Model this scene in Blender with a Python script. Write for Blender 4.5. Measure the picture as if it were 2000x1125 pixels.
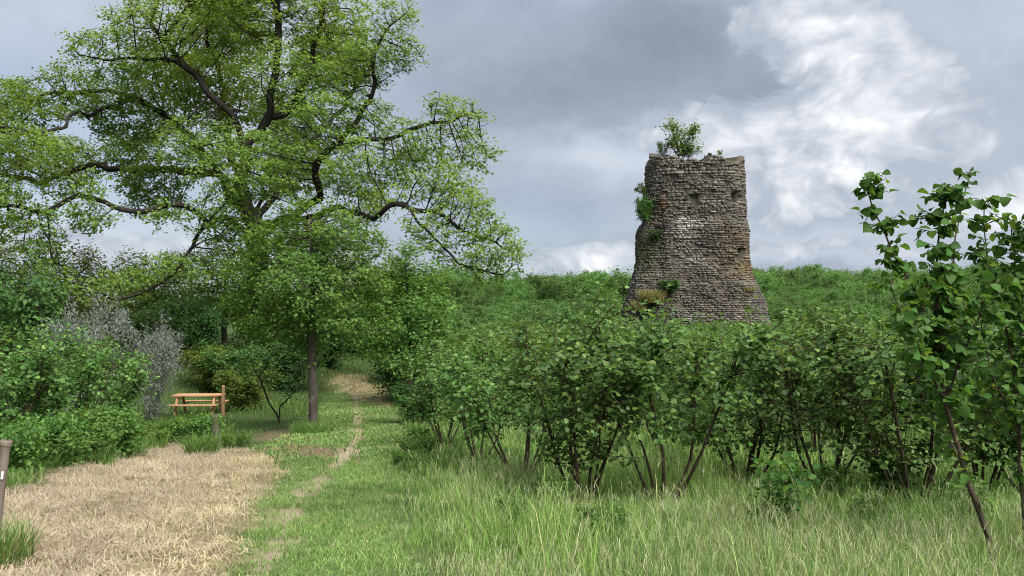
import bpy, math, random
import numpy as np
from mathutils import Vector, Matrix, Quaternion

for _o in list(bpy.data.objects):
    bpy.data.objects.remove(_o)
SC = bpy.context.scene
COL = SC.collection
R = math.radians

# ------------------------------------------------------------------ camera
EYE = 1.6
FPX = 1570.0                       # focal length in pixels of the 2000 px wide photograph
PITCH = math.atan((600 - 562.5) / FPX)
cam_data = bpy.data.cameras.new('camera')
cam_data.sensor_width = 36.0
cam_data.lens = FPX / 2000 * 36
cam_data.clip_start = 0.05
cam_data.clip_end = 6000
cam = bpy.data.objects.new('camera', cam_data)
cam.location = (0, 0, EYE)
cam.rotation_euler = (R(90) + PITCH, 0, 0)
COL.objects.link(cam)
SC.camera = cam

# ------------------------------------------------------------------ light and exposure
SUN_EL, SUN_AZ = R(52), R(142)      # azimuth clockwise from straight ahead
SC.view_settings.view_transform = 'Standard'
SC.view_settings.look = 'None'
SC.view_settings.exposure = 0.72
SC.view_settings.gamma = 1.0
SC.view_settings.use_curve_mapping = False
SC.cycles.filter_width = 1.05
SC.cycles.max_bounces = 6
SC.cycles.diffuse_bounces = 3
SC.cycles.glossy_bounces = 2
SC.cycles.transmission_bounces = 4

sun_data = bpy.data.lights.new('sun', 'SUN')
sun_data.energy = 5.0
sun_data.angle = R(50)
sun_data.color = (1.0, 0.965, 0.90)
sun = bpy.data.objects.new('sun', sun_data)
sd = Vector((math.sin(SUN_AZ) * math.cos(SUN_EL), math.cos(SUN_AZ) * math.cos(SUN_EL), math.sin(SUN_EL)))
sun.rotation_euler = sd.to_track_quat('Z', 'Y').to_euler()
sun.location = (0, 0, 60)
COL.objects.link(sun)

# ------------------------------------------------------------------ world: Nishita sky behind broken cloud
W = bpy.data.worlds.new('World')
SC.world = W
W.use_nodes = True
wn, wl = W.node_tree.nodes, W.node_tree.links
wn.clear()

class NG:
    """small helper for writing node arithmetic"""
    def __init__(self, nodes, links):
        self.n, self.l = nodes, links
    def new(self, t, **kw):
        x = self.n.new(t)
        for k, v in kw.items():
            setattr(x, k, v)
        return x
    def put(self, sock, v):
        if hasattr(v, 'is_linked') or isinstance(v, bpy.types.NodeSocket):
            self.l.new(v, sock)
        else:
            sock.default_value = v
    def m(self, op, a, b=None, c=None, clamp=False):
        x = self.new('ShaderNodeMath', operation=op, use_clamp=clamp)
        self.put(x.inputs[0], a)
        if b is not None: self.put(x.inputs[1], b)
        if c is not None: self.put(x.inputs[2], c)
        return x.outputs[0]
    def vm(self, op, a, b=None):
        x = self.new('ShaderNodeVectorMath', operation=op)
        self.put(x.inputs[0], a)
        if b is not None: self.put(x.inputs[1], b)
        return x.outputs[0]
    def noise(self, vec, scale, detail=4, rough=0.55, dist=0.0, lac=2.0):
        x = self.new('ShaderNodeTexNoise')
        self.put(x.inputs['Vector'], vec)
        x.inputs['Scale'].default_value = scale
        x.inputs['Detail'].default_value = detail
        x.inputs['Roughness'].default_value = rough
        x.inputs['Distortion'].default_value = dist
        x.inputs['Lacunarity'].default_value = lac
        return x.outputs['Fac']
    def ramp(self, fac, stops, interp='LINEAR'):
        x = self.new('ShaderNodeValToRGB')
        cr = x.color_ramp
        cr.interpolation = interp
        while len(cr.elements) < len(stops):
            cr.elements.new(0.5)
        for e, (p, c) in zip(cr.elements, stops):
            e.position = p
            e.color = (c[0], c[1], c[2], 1) if not isinstance(c, (int, float)) else (c, c, c, 1)
        self.put(x.inputs[0], fac)
        return x.outputs[0]
    def mix(self, fac, a, b, blend='MIX'):
        x = self.new('ShaderNodeMix', data_type='RGBA', blend_type=blend)
        self.put(x.inputs[0], fac)
        self.put(x.inputs[6], a if not isinstance(a, tuple) else (a[0], a[1], a[2], 1))
        self.put(x.inputs[7], b if not isinstance(b, tuple) else (b[0], b[1], b[2], 1))
        return x.outputs[2]

g = NG(wn, wl)
sky = g.new('ShaderNodeTexSky', sky_type='NISHITA', sun_disc=False)
sky.sun_elevation = SUN_EL
sky.sun_rotation = SUN_AZ
sky.altitude = 300
tc = g.new('ShaderNodeTexCoord')
D = tc.outputs['Generated']
sep = g.new('ShaderNodeSeparateXYZ')
g.put(sep.inputs[0], D)
dx, dy, dz = sep.outputs
az = g.m('ARCTAN2', dx, dy)
el = g.m('ARCSINE', dz)
# noise fields on the dome; slightly flattened, as layers of cloud are
stretch = g.new('ShaderNodeMapping')
stretch.inputs['Scale'].default_value = (1, 1, 1.35)
stretch.inputs['Location'].default_value = (3.7, 1.9, 0.4)
g.put(stretch.inputs['Vector'], D)
P0 = stretch.outputs[0]
wv = g.new('ShaderNodeTexNoise')
g.put(wv.inputs['Vector'], P0)
wv.inputs['Scale'].default_value = 3.2
wv.inputs['Detail'].default_value = 3
wv.inputs['Roughness'].default_value = 0.6
off = g.new('ShaderNodeVectorMath', operation='MULTIPLY_ADD')
g.put(off.inputs[0], wv.outputs['Color'])
off.inputs[1].default_value = (0.14, 0.14, 0.14)
g.put(off.inputs[2], P0)
P1 = off.outputs[0]
big = g.noise(P1, 1.9, 2, 0.5)
mid = g.noise(P1, 5.0, 5, 0.56)
fine = g.noise(P1, 17.0, 4, 0.6)
wsep = g.new('ShaderNodeSeparateColor')
g.put(wsep.inputs[0], wv.outputs['Color'])
azw = g.m('ADD', az, g.m('MULTIPLY_ADD', wsep.outputs[0], 0.22, -0.11))
elw = g.m('ADD', el, g.m('MULTIPLY_ADD', wsep.outputs[1], 0.16, -0.08))
azw = g.m('ADD', azw, g.m('MULTIPLY_ADD', mid, 0.12, -0.06))
elw = g.m('ADD', elw, g.m('MULTIPLY_ADD', fine, 0.06, -0.03))

def pxang(px, py):
    return math.atan((px - 1000) / FPX), math.atan((600 - py) / FPX) * math.cos(math.atan((px - 1000) / FPX))
def cloud(px, py, rx, ry):
    a, e = pxang(px, py)
    u = g.m('MULTIPLY', g.m('SUBTRACT', azw, a), FPX / rx)
    v = g.m('MULTIPLY', g.m('SUBTRACT', elw, e), FPX / ry)
    q = g.m('ADD', g.m('MULTIPLY', u, u), g.m('MULTIPLY', v, v))
    return g.m('EXPONENT', g.m('MULTIPLY', q, -1.0))
def total(lst):
    s = None
    for (px, py, rx, ry, a) in lst:
        c = g.m('MULTIPLY', cloud(px, py, rx, ry), a)
        s = c if s is None else g.m('ADD', s, c)
    return s

# layer cloud: soft grey, darker slabs
t = g.m('ADD', 0.36, g.m('MULTIPLY', g.m('SUBTRACT', big, 0.5), 0.45))
t = g.m('ADD', t, g.m('MULTIPLY', g.m('SUBTRACT', mid, 0.5), 0.42))
t = g.m('ADD', t, g.m('MULTIPLY', g.m('SUBTRACT', fine, 0.5), 0.08))
t = g.m('ADD', t, total([
    (1060, 190, 270, 90, -0.30), (1340, 70, 150, 110, -0.26), (1000, 20, 260, 80, -0.10), (1450, 215, 90, 40, -0.12),
    (1020, 390, 180, 90, -0.06), (1640, 400, 200, 28, -0.10), (1850, 300, 130, 110, -0.04), (1600, 525, 220, 16, -0.10),
    (1230, 290, 170, 45, 0.24), (1600, 470, 150, 26, 0.16), (1900, 60, 160, 60, 0.08), (620, 560, 400, 40, 0.22), (300, 120, 420, 160, 0.12), (60, 470, 300, 60, 0.28)]))
layer = g.ramp(t, [(0.0, (0.20, 0.235, 0.29)), (0.22, (0.285, 0.33, 0.40)), (0.45, (0.43, 0.475, 0.555)),
                   (0.68, (0.60, 0.64, 0.70)), (0.9, (0.80, 0.82, 0.85))])
# heaped cloud: crisp billows, white crests over grey hollows
b1 = g.noise(P1, 13.0, 1, 0.5, 0.2)
b2 = g.noise(P1, 29.0, 2, 0.55, 0.3)
bil1 = g.m('ABSOLUTE', g.m('MULTIPLY_ADD', b1, 2.0, -1.0))
bil2 = g.m('ABSOLUTE', g.m('MULTIPLY_ADD', b2, 2.0, -1.0))
heap = g.m('ADD', g.m('MULTIPLY', bil1, 0.9), g.m('MULTIPLY', bil2, 0.55))
where = total([(1560, 95, 130, 85, 1.0), (1490, 50, 60, 50, .5), (1690, 150, 120, 70, .65), (1590, 270, 210, 70, .9), (1710, 300, 100, 80, .75), (1320, 270, 140, 42, .55), (1560, 400, 110, 40, .3),
               (1960, 400, 120, 45, .9), (1110, 500, 140, 36, 1.0), (1235, 495, 60, 30, .8), (1610, 475, 150, 26, .65), (60, 480, 320, 50, .8), (560, 540, 300, 40, .7)])
where = g.m('ADD', where, g.m('MULTIPLY', g.ramp(big, [(0.55, 0.0), (0.75, 1.0)]), 0.55))
dens = g.m('ADD', where, g.m('ADD', g.m('MULTIPLY', g.m('SUBTRACT', mid, 0.5), 1.1), g.m('ADD', g.m('MULTIPLY', g.m('SUBTRACT', heap, 0.3), 0.35), g.m('MULTIPLY', g.m('SUBTRACT', fine, 0.5), 0.5))))
cover = g.m('MULTIPLY', g.ramp(dens, [(0.33, 0.0), (0.52, 1.0)], 'EASE'), 0.92)
crest = g.m('ADD', g.m('MULTIPLY', heap, 0.62), g.m('ADD', g.m('MULTIPLY', dens, 0.38), g.m('MULTIPLY', g.m('SUBTRACT', fine, 0.5), 0.55)))
heapcol = g.ramp(crest, [(0.25, (0.36, 0.40, 0.47)), (0.48, (0.50, 0.535, 0.59)), (0.72, (0.69, 0.71, 0.74)), (0.92, (0.92, 0.925, 0.93))])
cloudcol = g.mix(cover, layer, heapcol)
gapf = g.ramp(g.m('SUBTRACT', g.m('SUBTRACT', 1.0, big), g.m('MULTIPLY', where, 0.15)), [(0.56, 1.0), (0.68, 0.75)])
scaled = g.vm('SCALE', cloudcol, None)
scaled.node.inputs['Scale'].default_value = 8.2         # cloud radiances, given before the 0.1 background strength
bg = g.new('ShaderNodeBackground')
g.put(bg.inputs['Color'], g.mix(gapf, sky.outputs[0], scaled))
bg.inputs['Strength'].default_value = 0.1
wo = g.new('ShaderNodeOutputWorld')
wl.new(bg.outputs[0], wo.inputs[0])
W.cycles.sampling_method = 'MANUAL'
W.cycles.sample_map_resolution = 512

# ------------------------------------------------------------------ helpers: objects
def link(name, data, parent=None):
    o = bpy.data.objects.new(name, data)
    COL.objects.link(o)
    if parent is not None:
        o.parent = parent
        if name in ('twigs', 'crown', 'foliage'):
            o['kind'] = 'stuff'          # leaves and fine twigs past counting
    return o

def tag(o, label=None, cat=None, group=None, kind=None):
    if label: o['label'] = label
    if cat: o['category'] = cat
    if group: o['group'] = group
    if kind: o['kind'] = kind
    return o

def thing(name, label, cat, loc=(0, 0, 0), rz=0.0, group=None):
    o = link(name, None)
    o.location = loc
    o.rotation_euler = (0, 0, rz)
    return tag(o, label, cat, group)

def copy_tree(o, parent=None):
    c = o.copy()
    COL.objects.link(c)
    c.parent = parent
    for ch in [x for x in PROTO_CHILDREN.get(o.name, [])]:
        copy_tree(ch, c)
    return c
PROTO_CHILDREN = {}

def mesh_np(name, V, faces, mat, smooth=False, attrs=None):
    """V (n,3); faces: list of int arrays (m,k)"""
    me = bpy.data.meshes.new(name)
    V = np.asarray(V, np.float32)
    faces = [np.asarray(f, np.int32) for f in faces if len(f)]
    me.vertices.add(len(V))
    me.vertices.foreach_set('co', V.ravel())
    nl = sum(f.size for f in faces)
    me.loops.add(nl)
    me.loops.foreach_set('vertex_index', np.concatenate([f.ravel() for f in faces]) if faces else np.zeros(0, np.int32))
    npoly = sum(len(f) for f in faces)
    me.polygons.add(npoly)
    tot = np.concatenate([np.full(len(f), f.shape[1], np.int32) for f in faces])
    st = np.concatenate([[0], np.cumsum(tot)[:-1]]).astype(np.int32)
    me.polygons.foreach_set('loop_start', st)
    me.polygons.foreach_set('loop_total', tot)
    if smooth:
        me.polygons.foreach_set('use_smooth', np.ones(npoly, bool))
    if attrs:
        for k, a in attrs.items():
            a = np.asarray(a, np.float32)
            if a.ndim == 1:
                at_ = me.attributes.new(k, 'FLOAT', 'POINT')
                at_.data.foreach_set('value', a)
            else:
                at_ = me.attributes.new(k, 'FLOAT_COLOR', 'POINT')
                at_.data.foreach_set('color', np.concatenate([a, np.ones((len(a), 1), np.float32)], 1).ravel())
    if mat is not None:
        for mm in (mat if isinstance(mat, list) else [mat]):
            me.materials.append(mm)
    me.update(calc_edges=True)
    me.validate()
    return me

class MB:
    """collects simple solids into one mesh"""
    def __init__(self):
        self.v, self.f = [], []
    def box(self, lo, hi, M=None, jit=0.0, rng=None, taper=0.0):
        b = len(self.v)
        cx = [(lo[i] + hi[i]) / 2 for i in range(3)]
        for z in (lo[2], hi[2]):
            for (x, y) in ((lo[0], lo[1]), (hi[0], lo[1]), (hi[0], hi[1]), (lo[0], hi[1])):
                p = Vector((x, y, z))
                if taper and z == hi[2]:
                    p.x = cx[0] + (p.x - cx[0]) * (1 - taper)
                    p.y = cx[1] + (p.y - cx[1]) * (1 - taper)
                if jit:
                    p += Vector([rng.uniform(-jit, jit) for _ in range(3)])
                if M is not None:
                    p = M @ p
                self.v.append(tuple(p))
        for q in ((0, 3, 2, 1), (4, 5, 6, 7), (0, 1, 5, 4), (1, 2, 6, 5), (2, 3, 7, 6), (3, 0, 4, 7)):
            self.f.append(tuple(b + i for i in q))
        return self
    def bevbox(self, lo, hi, bev, M=None):
        """box with chamfered long edges (x is the long axis)"""
        b = len(self.v)
        y0, y1, z0, z1 = lo[1], hi[1], lo[2], hi[2]
        ring = [(y0 + bev, z0), (y1 - bev, z0), (y1, z0 + bev), (y1, z1 - bev), (y1 - bev, z1), (y0 + bev, z1), (y0, z1 - bev), (y0, z0 + bev)]
        for x in (lo[0], hi[0]):
            for (y, z) in ring:
                p = Vector((x, y, z))
                if M is not None: p = M @ p
                self.v.append(tuple(p))
        for i in range(8):
            j = (i + 1) % 8
            self.f.append((b + i, b + j, b + 8 + j, b + 8 + i))
        self.f.append(tuple(b + i for i in range(7, -1, -1)))
        self.f.append(tuple(b + 8 + i for i in range(8)))
        return self
    def build(self, name, mat, parent=None, smooth=False):
        me = bpy.data.meshes.new(name)
        me.from_pydata(self.v, [], self.f)
        me.materials.append(mat)
        if smooth:
            for p in me.polygons: p.use_smooth = True
        me.update()
        return link(name, me, parent)

# ------------------------------------------------------------------ helpers: photograph to place
CP, SP = math.cos(PITCH), math.sin(PITCH)
def at(px, py, d):
    """the point at distance d (along y) that the photograph shows at px, py"""
    vx, vu = (px - 1000) / FPX, (562.5 - py) / FPX
    vy, vz = CP - vu * SP, SP + vu * CP
    s = d / vy
    return np.array([vx * s, d, EYE + vz * s])
def X(px, d):
    return (px - 1000) / FPX * d

# ------------------------------------------------------------------ terrain
_ky = np.array([-60, 0, 10, 20, 28, 35, 45, 58, 75, 110, 160, 235, 270, 330, 800, 2500], float)
_kz = np.array([4.5, 0, -.83, -1.66, -2.25, -2.3, -2.0, -1.9, -1.5, 0.1, 2.2, 5.2, 5.4, 4.0, -10, -60], float)
_ty = np.arange(-60, 2500, 1.0)
_tz = np.interp(_ty, _ky, _kz)
_k = np.exp(-0.5 * (np.arange(-12, 13) / 4.0) ** 2); _k /= _k.sum()
_tzs = np.convolve(np.pad(_tz, 12, mode='edge'), _k, 'valid')
_b = np.clip((_ty - 2) / 6, 0, 1)
_tz = np.where(_ty < 8, _tz * (1 - _b) + _tzs * _b, _tzs)
def sstep(a, b, x):
    t_ = np.clip((np.asarray(x, float) - a) / (b - a), 0, 1)
    return t_ * t_ * (3 - 2 * t_)
def G(x, y):
    x = np.asarray(x, float); y = np.asarray(y, float)
    z = np.interp(y, _ty, _tz)
    far = sstep(90, 230, y)
    z = z + 0.02 * (np.clip(x, -60, 160) - 35) * far
    z = z + sstep(70, 120, y) * (0.7 * np.sin(x * 0.045 + y * 0.02) + 0.5 * np.sin(x * 0.11 - y * 0.037 + 1.3))
    z = z + 1.1 * sstep(-9, -16, x - 0.12 * (y - 30)) * sstep(30, 38, y) * (1 - sstep(70, 100, y))
    z = z + 0.03 * np.sin(x * 1.3 + 0.5) * np.sin(y * 0.9) * (1 - sstep(30, 50, y))
    return z
def ghit(px, py):
    """where the line of sight meets the ground (near slope)"""
    d = 2.0
    while d < 60:
        p = at(px, py, d)
        if p[2] < G(p[0], p[1]):
            return (float(p[0]), float(p[1]))
        d += 0.05
    return (float(p[0]), float(p[1]))
def inpoly(px, py, poly):
    px = np.asarray(px); py = np.asarray(py)
    r = np.zeros(px.shape, bool)
    n = len(poly)
    for i in range(n):
        x0, y0 = poly[i]; x1, y1 = poly[(i + 1) % n]
        c = ((y0 > py) != (y1 > py))
        with np.errstate(divide='ignore', invalid='ignore'):
            r ^= c & (px < (x1 - x0) * (py - y0) / (y1 - y0 + 1e-12) + x0)
    return r
def vnoise(x, y, s, seed=0):
    """cheap smooth value noise, 0..1"""
    x = np.asarray(x) / s; y = np.asarray(y) / s
    xi = np.floor(x).astype(np.int64); yi = np.floor(y).astype(np.int64)
    fx = x - xi; fy = y - yi
    fx = fx * fx * (3 - 2 * fx); fy = fy * fy * (3 - 2 * fy)
    def h(a, b):
        n = (a * 374761393 + b * 668265263 + seed * 1442695041) & 0xffffffff
        n = ((n ^ (n >> 13)) * 1274126177) & 0xffffffff
        return ((n ^ (n >> 16)) & 0xffff) / 65535.0
    return (h(xi, yi) * (1 - fx) + h(xi + 1, yi) * fx) * (1 - fy) + (h(xi, yi + 1) * (1 - fx) + h(xi + 1, yi + 1) * fx) * fy

# ------------------------------------------------------------------ materials
def new_mat(name):
    m = bpy.data.materials.new(name)
    m.use_nodes = True
    m.node_tree.nodes.clear()
    return m, NG(m.node_tree.nodes, m.node_tree.links)
def finish(gg, shader, disp=None):
    o = gg.new('ShaderNodeOutputMaterial')
    gg.l.new(shader, o.inputs[0])
def bumpn(gg, h, strength, dist):
    b = gg.new('ShaderNodeBump')
    b.inputs['Strength'].default_value = strength
    b.inputs['Distance'].default_value = dist
    gg.put(b.inputs['Height'], h)
    return b.outputs[0]

def foliage(name, stops, transl=0.35, rough=0.55, spec=0.25, objvar=0.25, patch=0.0, tcol=None):
    m, gg = new_mat(name)
    geo = gg.new('ShaderNodeNewGeometry')
    col = gg.ramp(geo.outputs['Random Per Island'], stops)
    oi = gg.new('ShaderNodeObjectInfo')
    hv = gg.new('ShaderNodeHueSaturation')
    gg.put(hv.inputs['Color'], col)
    gg.put(hv.inputs['Value'], gg.m('MULTIPLY_ADD', oi.outputs['Random'], objvar, 1 - objvar / 2))
    gg.put(hv.inputs['Hue'], gg.m('MULTIPLY_ADD', oi.outputs['Random'], 0.022, 0.492))
    col = hv.outputs[0]
    if patch:
        tcn = gg.new('ShaderNodeTexCoord')
        n = gg.noise(tcn.outputs['Object'], patch, 2, 0.5)
        h2 = gg.new('ShaderNodeHueSaturation')
        gg.put(h2.inputs['Color'], col)
        gg.put(h2.inputs['Value'], gg.m('MULTIPLY_ADD', n, 0.7, 0.65))
        gg.put(h2.inputs['Hue'], gg.m('MULTIPLY_ADD', n, -0.05, 0.525))
        col = h2.outputs[0]
    p = gg.new('ShaderNodeBsdfPrincipled')
    gg.put(p.inputs['Base Color'], col)
    p.inputs['Roughness'].default_value = rough
    p.inputs['Specular IOR Level'].default_value = spec
    tr = gg.new('ShaderNodeBsdfTranslucent')
    ht = gg.new('ShaderNodeHueSaturation')
    gg.put(ht.inputs['Color'], col)
    ht.inputs['Hue'].default_value = 0.475
    ht.inputs['Saturation'].default_value = 1.1
    ht.inputs['Value'].default_value = 1.3
    gg.put(tr.inputs['Color'], ht.outputs[0])
    mx = gg.new('ShaderNodeMixShader')
    mx.inputs[0].default_value = transl
    gg.l.new(p.outputs[0], mx.inputs[1]); gg.l.new(tr.outputs[0], mx.inputs[2])
    finish(gg, mx.outputs[0])
    return m

def blade_mat(name, rough=0.6, transl=0.3):
    """blades and strands: colour carried by each strand"""
    m, gg = new_mat(name)
    a = gg.new('ShaderNodeAttribute', attribute_name='tint')
    p = gg.new('ShaderNodeBsdfPrincipled')
    gg.put(p.inputs['Base Color'], a.outputs['Color'])
    p.inputs['Roughness'].default_value = rough
    p.inputs['Specular IOR Level'].default_value = 0.2
    tr = gg.new('ShaderNodeBsdfTranslucent')
    gg.put(tr.inputs['Color'], a.outputs['Color'])
    mx = gg.new('ShaderNodeMixShader')
    mx.inputs[0].default_value = transl
    gg.l.new(p.outputs[0], mx.inputs[1]); gg.l.new(tr.outputs[0], mx.inputs[2])
    finish(gg, mx.outputs[0])
    return m

def bark(name, c0, c1, scale=6.0, lichen=None, amount=0.5):
    m, gg = new_mat(name)
    t_ = gg.new('ShaderNodeTexCoord')
    mp = gg.new('ShaderNodeMapping')
    mp.inputs['Scale'].default_value = (1, 1, 0.25)
    gg.put(mp.inputs[0], t_.outputs['Object'])
    n = gg.noise(mp.outputs[0], scale, 6, 0.65, 0.4)
    col = gg.ramp(n, [(0.3, c0), (0.7, c1)])
    if lichen:
        n2 = gg.noise(t_.outputs['Object'], scale * 0.6, 4, 0.6)
        f = gg.ramp(n2, [(1 - amount - 0.06, 0.0), (1 - amount + 0.06, 1.0)])
        col = gg.mix(f, col, lichen)
    p = gg.new('ShaderNodeBsdfPrincipled')
    gg.put(p.inputs['Base Color'], col)
    p.inputs['Roughness'].default_value = 0.9
    p.inputs['Specular IOR Level'].default_value = 0.15
    gg.put(p.inputs['Normal'], bumpn(gg, n, 0.7, 0.03))
    finish(gg, p.outputs[0])
    return m

def wood(name, c0, c1, scale=8.0, axis=0):
    m, gg = new_mat(name)
    t_ = gg.new('ShaderNodeTexCoord')
    mp = gg.new('ShaderNodeMapping')
    s = [1, 1, 1]; s[axis] = 0.07
    mp.inputs['Scale'].default_value = s
    gg.put(mp.inputs[0], t_.outputs['Object'])
    n = gg.noise(mp.outputs[0], scale * 4, 6, 0.65, 0.6)
    n2 = gg.noise(t_.outputs['Object'], 3.0, 3, 0.5)
    col = gg.ramp(gg.m('MULTIPLY_ADD', n2, 0.5, gg.m('MULTIPLY', n, 0.5)), [(0.3, c0), (0.65, c1)])
    p = gg.new('ShaderNodeBsdfPrincipled')
    gg.put(p.inputs['Base Color'], col)
    p.inputs['Roughness'].default_value = 0.75
    gg.put(p.inputs['Normal'], bumpn(gg, n, 0.4, 0.01))
    finish(gg, p.outputs[0])
    return m

M = {}
M['hazel'] = foliage('hazel leaf', [(0, (.056, .125, .030)), (.45, (.090, .182, .044)), (.8, (.13, .235, .056)), (.95, (.18, .30, .068)), (1, (.24, .33, .075))], 0.40, 0.5, 0.35, 0.4)
M['hazel_near'] = foliage('large hazel leaf', [(0, (.038, .098, .022)), (.5, (.060, .145, .028)), (.85, (.10, .20, .036)), (1, (.20, .32, .05))], 0.42, 0.6, 0.22)
M['hill'] = foliage('orchard leaf', [(0, (.062, .130, .036)), (.5, (.098, .195, .052)), (1, (.15, .26, .072))], 0.38, 0.6, 0.2, 0.6)
M['oak'] = foliage('oak leaf', [(0, (.105, .185, .034)), (.5, (.160, .25, .050)), (1, (.235, .33, .078))], 0.50, 0.6, 0.2, 0.1, 0.35)
M['young'] = foliage('young tree leaf', [(0, (.068, .160, .032)), (.5, (.105, .225, .045)), (1, (.165, .295, .065))], 0.46, 0.55, 0.25, 0.1, 0.6)
M['wood'] = foliage('woodland leaf', [(0, (.080, .135, .026)), (.5, (.125, .195, .036)), (1, (.185, .26, .058))], 0.46, 0.6, 0.2, 0.4)
M['dark'] = foliage('undergrowth leaf', [(0, (.038, .095, .026)), (.5, (.063, .142, .036)), (1, (.11, .205, .05))], 0.38, 0.55, 0.25, 0.4)
M['silver'] = foliage('silver leaf', [(0, (.14, .165, .14)), (.5, (.20, .225, .195)), (1, (.28, .305, .27))], 0.22, 0.6, 0.25, 0.15)
M['weed'] = foliage('weed leaf', [(0, (.055, .125, .028)), (.5, (.09, .185, .04)), (1, (.16, .27, .06))], 0.42, 0.55, 0.25, 0.3)
M['bright'] = foliage('sunny shrub leaf', [(0, (.075, .15, .025)), (.5, (.12, .215, .035)), (1, (.19, .29, .055))], 0.42, 0.55, 0.25, 0.15)
M['blade'] = blade_mat('grass blade')
M['straw'] = blade_mat('hay strand', 0.7, 0.15)
M['oakbark'] = bark('oak bark', (.010, .009, .008), (.036, .032, .026), 5.0)
M['youngbark'] = bark('young bark', (.035, .030, .024), (.10, .088, .070), 9.0, (.14, .15, .11), 0.35)
M['hazelbark'] = bark('hazel bark', (.028, .022, .016), (.075, .056, .038), 14.0, (.15, .115, .05), 0.36)
M['plank'] = wood('pine plank', (.30, .155, .075), (.46, .275, .145), 8, 0)
M['plankv'] = wood('brown post wood', (.16, .085, .04), (.30, .17, .085), 8, 2)
M['mossy'] = bark('mossy post wood', (.05, .045, .035), (.14, .125, .10), 14.0, (.06, .08, .025), .5)
M['oldwood'] = wood('weathered post wood', (.07, .055, .042), (.20, .165, .13), 10, 2)

# ================================================================== ground
HAY = [ghit(*p) for p in [(415, 1124), (452, 1085), (460, 1040), (500, 985), (515, 945), (545, 920), (520, 900), (470, 884), (400, 884), (345, 872), (290, 872), (220, 888), (130, 908), (30, 940), (-160, 985), (-300, 1124)]]
HAY = [(-1.2, 3.0), (-1.6, 5.2)] + HAY + [(-6.5, 5.0), (-5.5, 3.0)]
LANE = [ghit(*p) for p in [(430, 1124), (455, 1085), (485, 1040), (515, 985), (540, 945), (545, 918), (500, 884), (560, 850), (620, 800), (655, 760), (652, 738), (735, 742), (770, 800), (795, 850), (775, 890), (762, 930), (768, 1000), (800, 1070), (822, 1124)]]
LANE = [(-1.0, 2.0), (-1.2, 3.0), (-1.6, 5.2)] + LANE + [(-.75, 5.2), (-.4, 3.0), (-.2, 2.0)]
TRACK_PX = [(470, 1150, .03), (515, 1110, .04), (548, 1050, .10), (566, 1000, .15), (596, 960, .22), (640, 925, .20), (668, 900, .32), (690, 875, .22), (701, 845, .20), (700, 812, .24), (694, 785, .16), (688, 762, .10), (676, 742, .2)]
TRACK = [(ghit(a, b), w) for a, b, w in TRACK_PX]
TRACK = [((-1.35, 3.5), .03)] + TRACK
def resample(tr, step):
    out = []
    for i in range(len(tr) - 1):
        (x0, y0), w0 = tr[i]; (x1, y1), w1 = tr[i + 1]
        n = max(1, int(math.hypot(x1 - x0, y1 - y0) / step))
        for k in range(n):
            a = k / n
            out.append((x0 + (x1 - x0) * a, y0 + (y1 - y0) * a, w0 + (w1 - w0) * a))
    return np.array(out)
TRACK = [(p, w * .62) for p, w in TRACK]
TR = resample(TRACK, 0.12)
for _ in range(6):
    TR[1:-1] = (TR[:-2] + TR[1:-1] * 2 + TR[2:]) / 4
def track_dist(x, y):
    """distance to the trodden line, minus its local half width"""
    x = np.asarray(x); y = np.asarray(y)
    out = np.full(x.shape, 99.0)
    for s in range(0, len(x), 20000):
        dd = np.hypot(x[s:s + 20000, None] - TR[None, :, 0], y[s:s + 20000, None] - TR[None, :, 1]) - TR[None, :, 2]
        out[s:s + 20000] = dd.min(1)
    return out
DRY = [ghit(*p) for p in [(645, 731), (705, 732), (745, 758), (785, 800), (735, 792), (690, 782), (655, 760)]]          # straw on the far lane
BARE = [ghit(*p) for p in [(500, 880), (560, 866), (640, 872), (700, 880), (690, 905), (640, 900), (560, 895)]]
BARE2 = [ghit(*p) for p in [(480, 850), (560, 836), (600, 846), (590, 862), (520, 866)]]
def soft(poly, x, y, w):
    """polygon membership with a ragged, soft edge"""
    a = 0
    rr = np.random.default_rng(5)
    for _ in range(9):
        ox, oy = rr.normal(0, w, 2)
        jx = (vnoise(x, y, w * 2.2, 3) - .5) * w * 2; jy = (vnoise(x, y, w * 2.2, 4) - .5) * w * 2
        a = a + inpoly(x + ox + jx, y + oy + jy, poly)
    return a / 9.0

def HB(x, y):
    """lumps and windrows of the cut hay"""
    return .11 * (vnoise(x * .45 + y * .2, y, .55, 1) - .5) + .07 * (vnoise(x, y, .2, 12) - .5)

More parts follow.
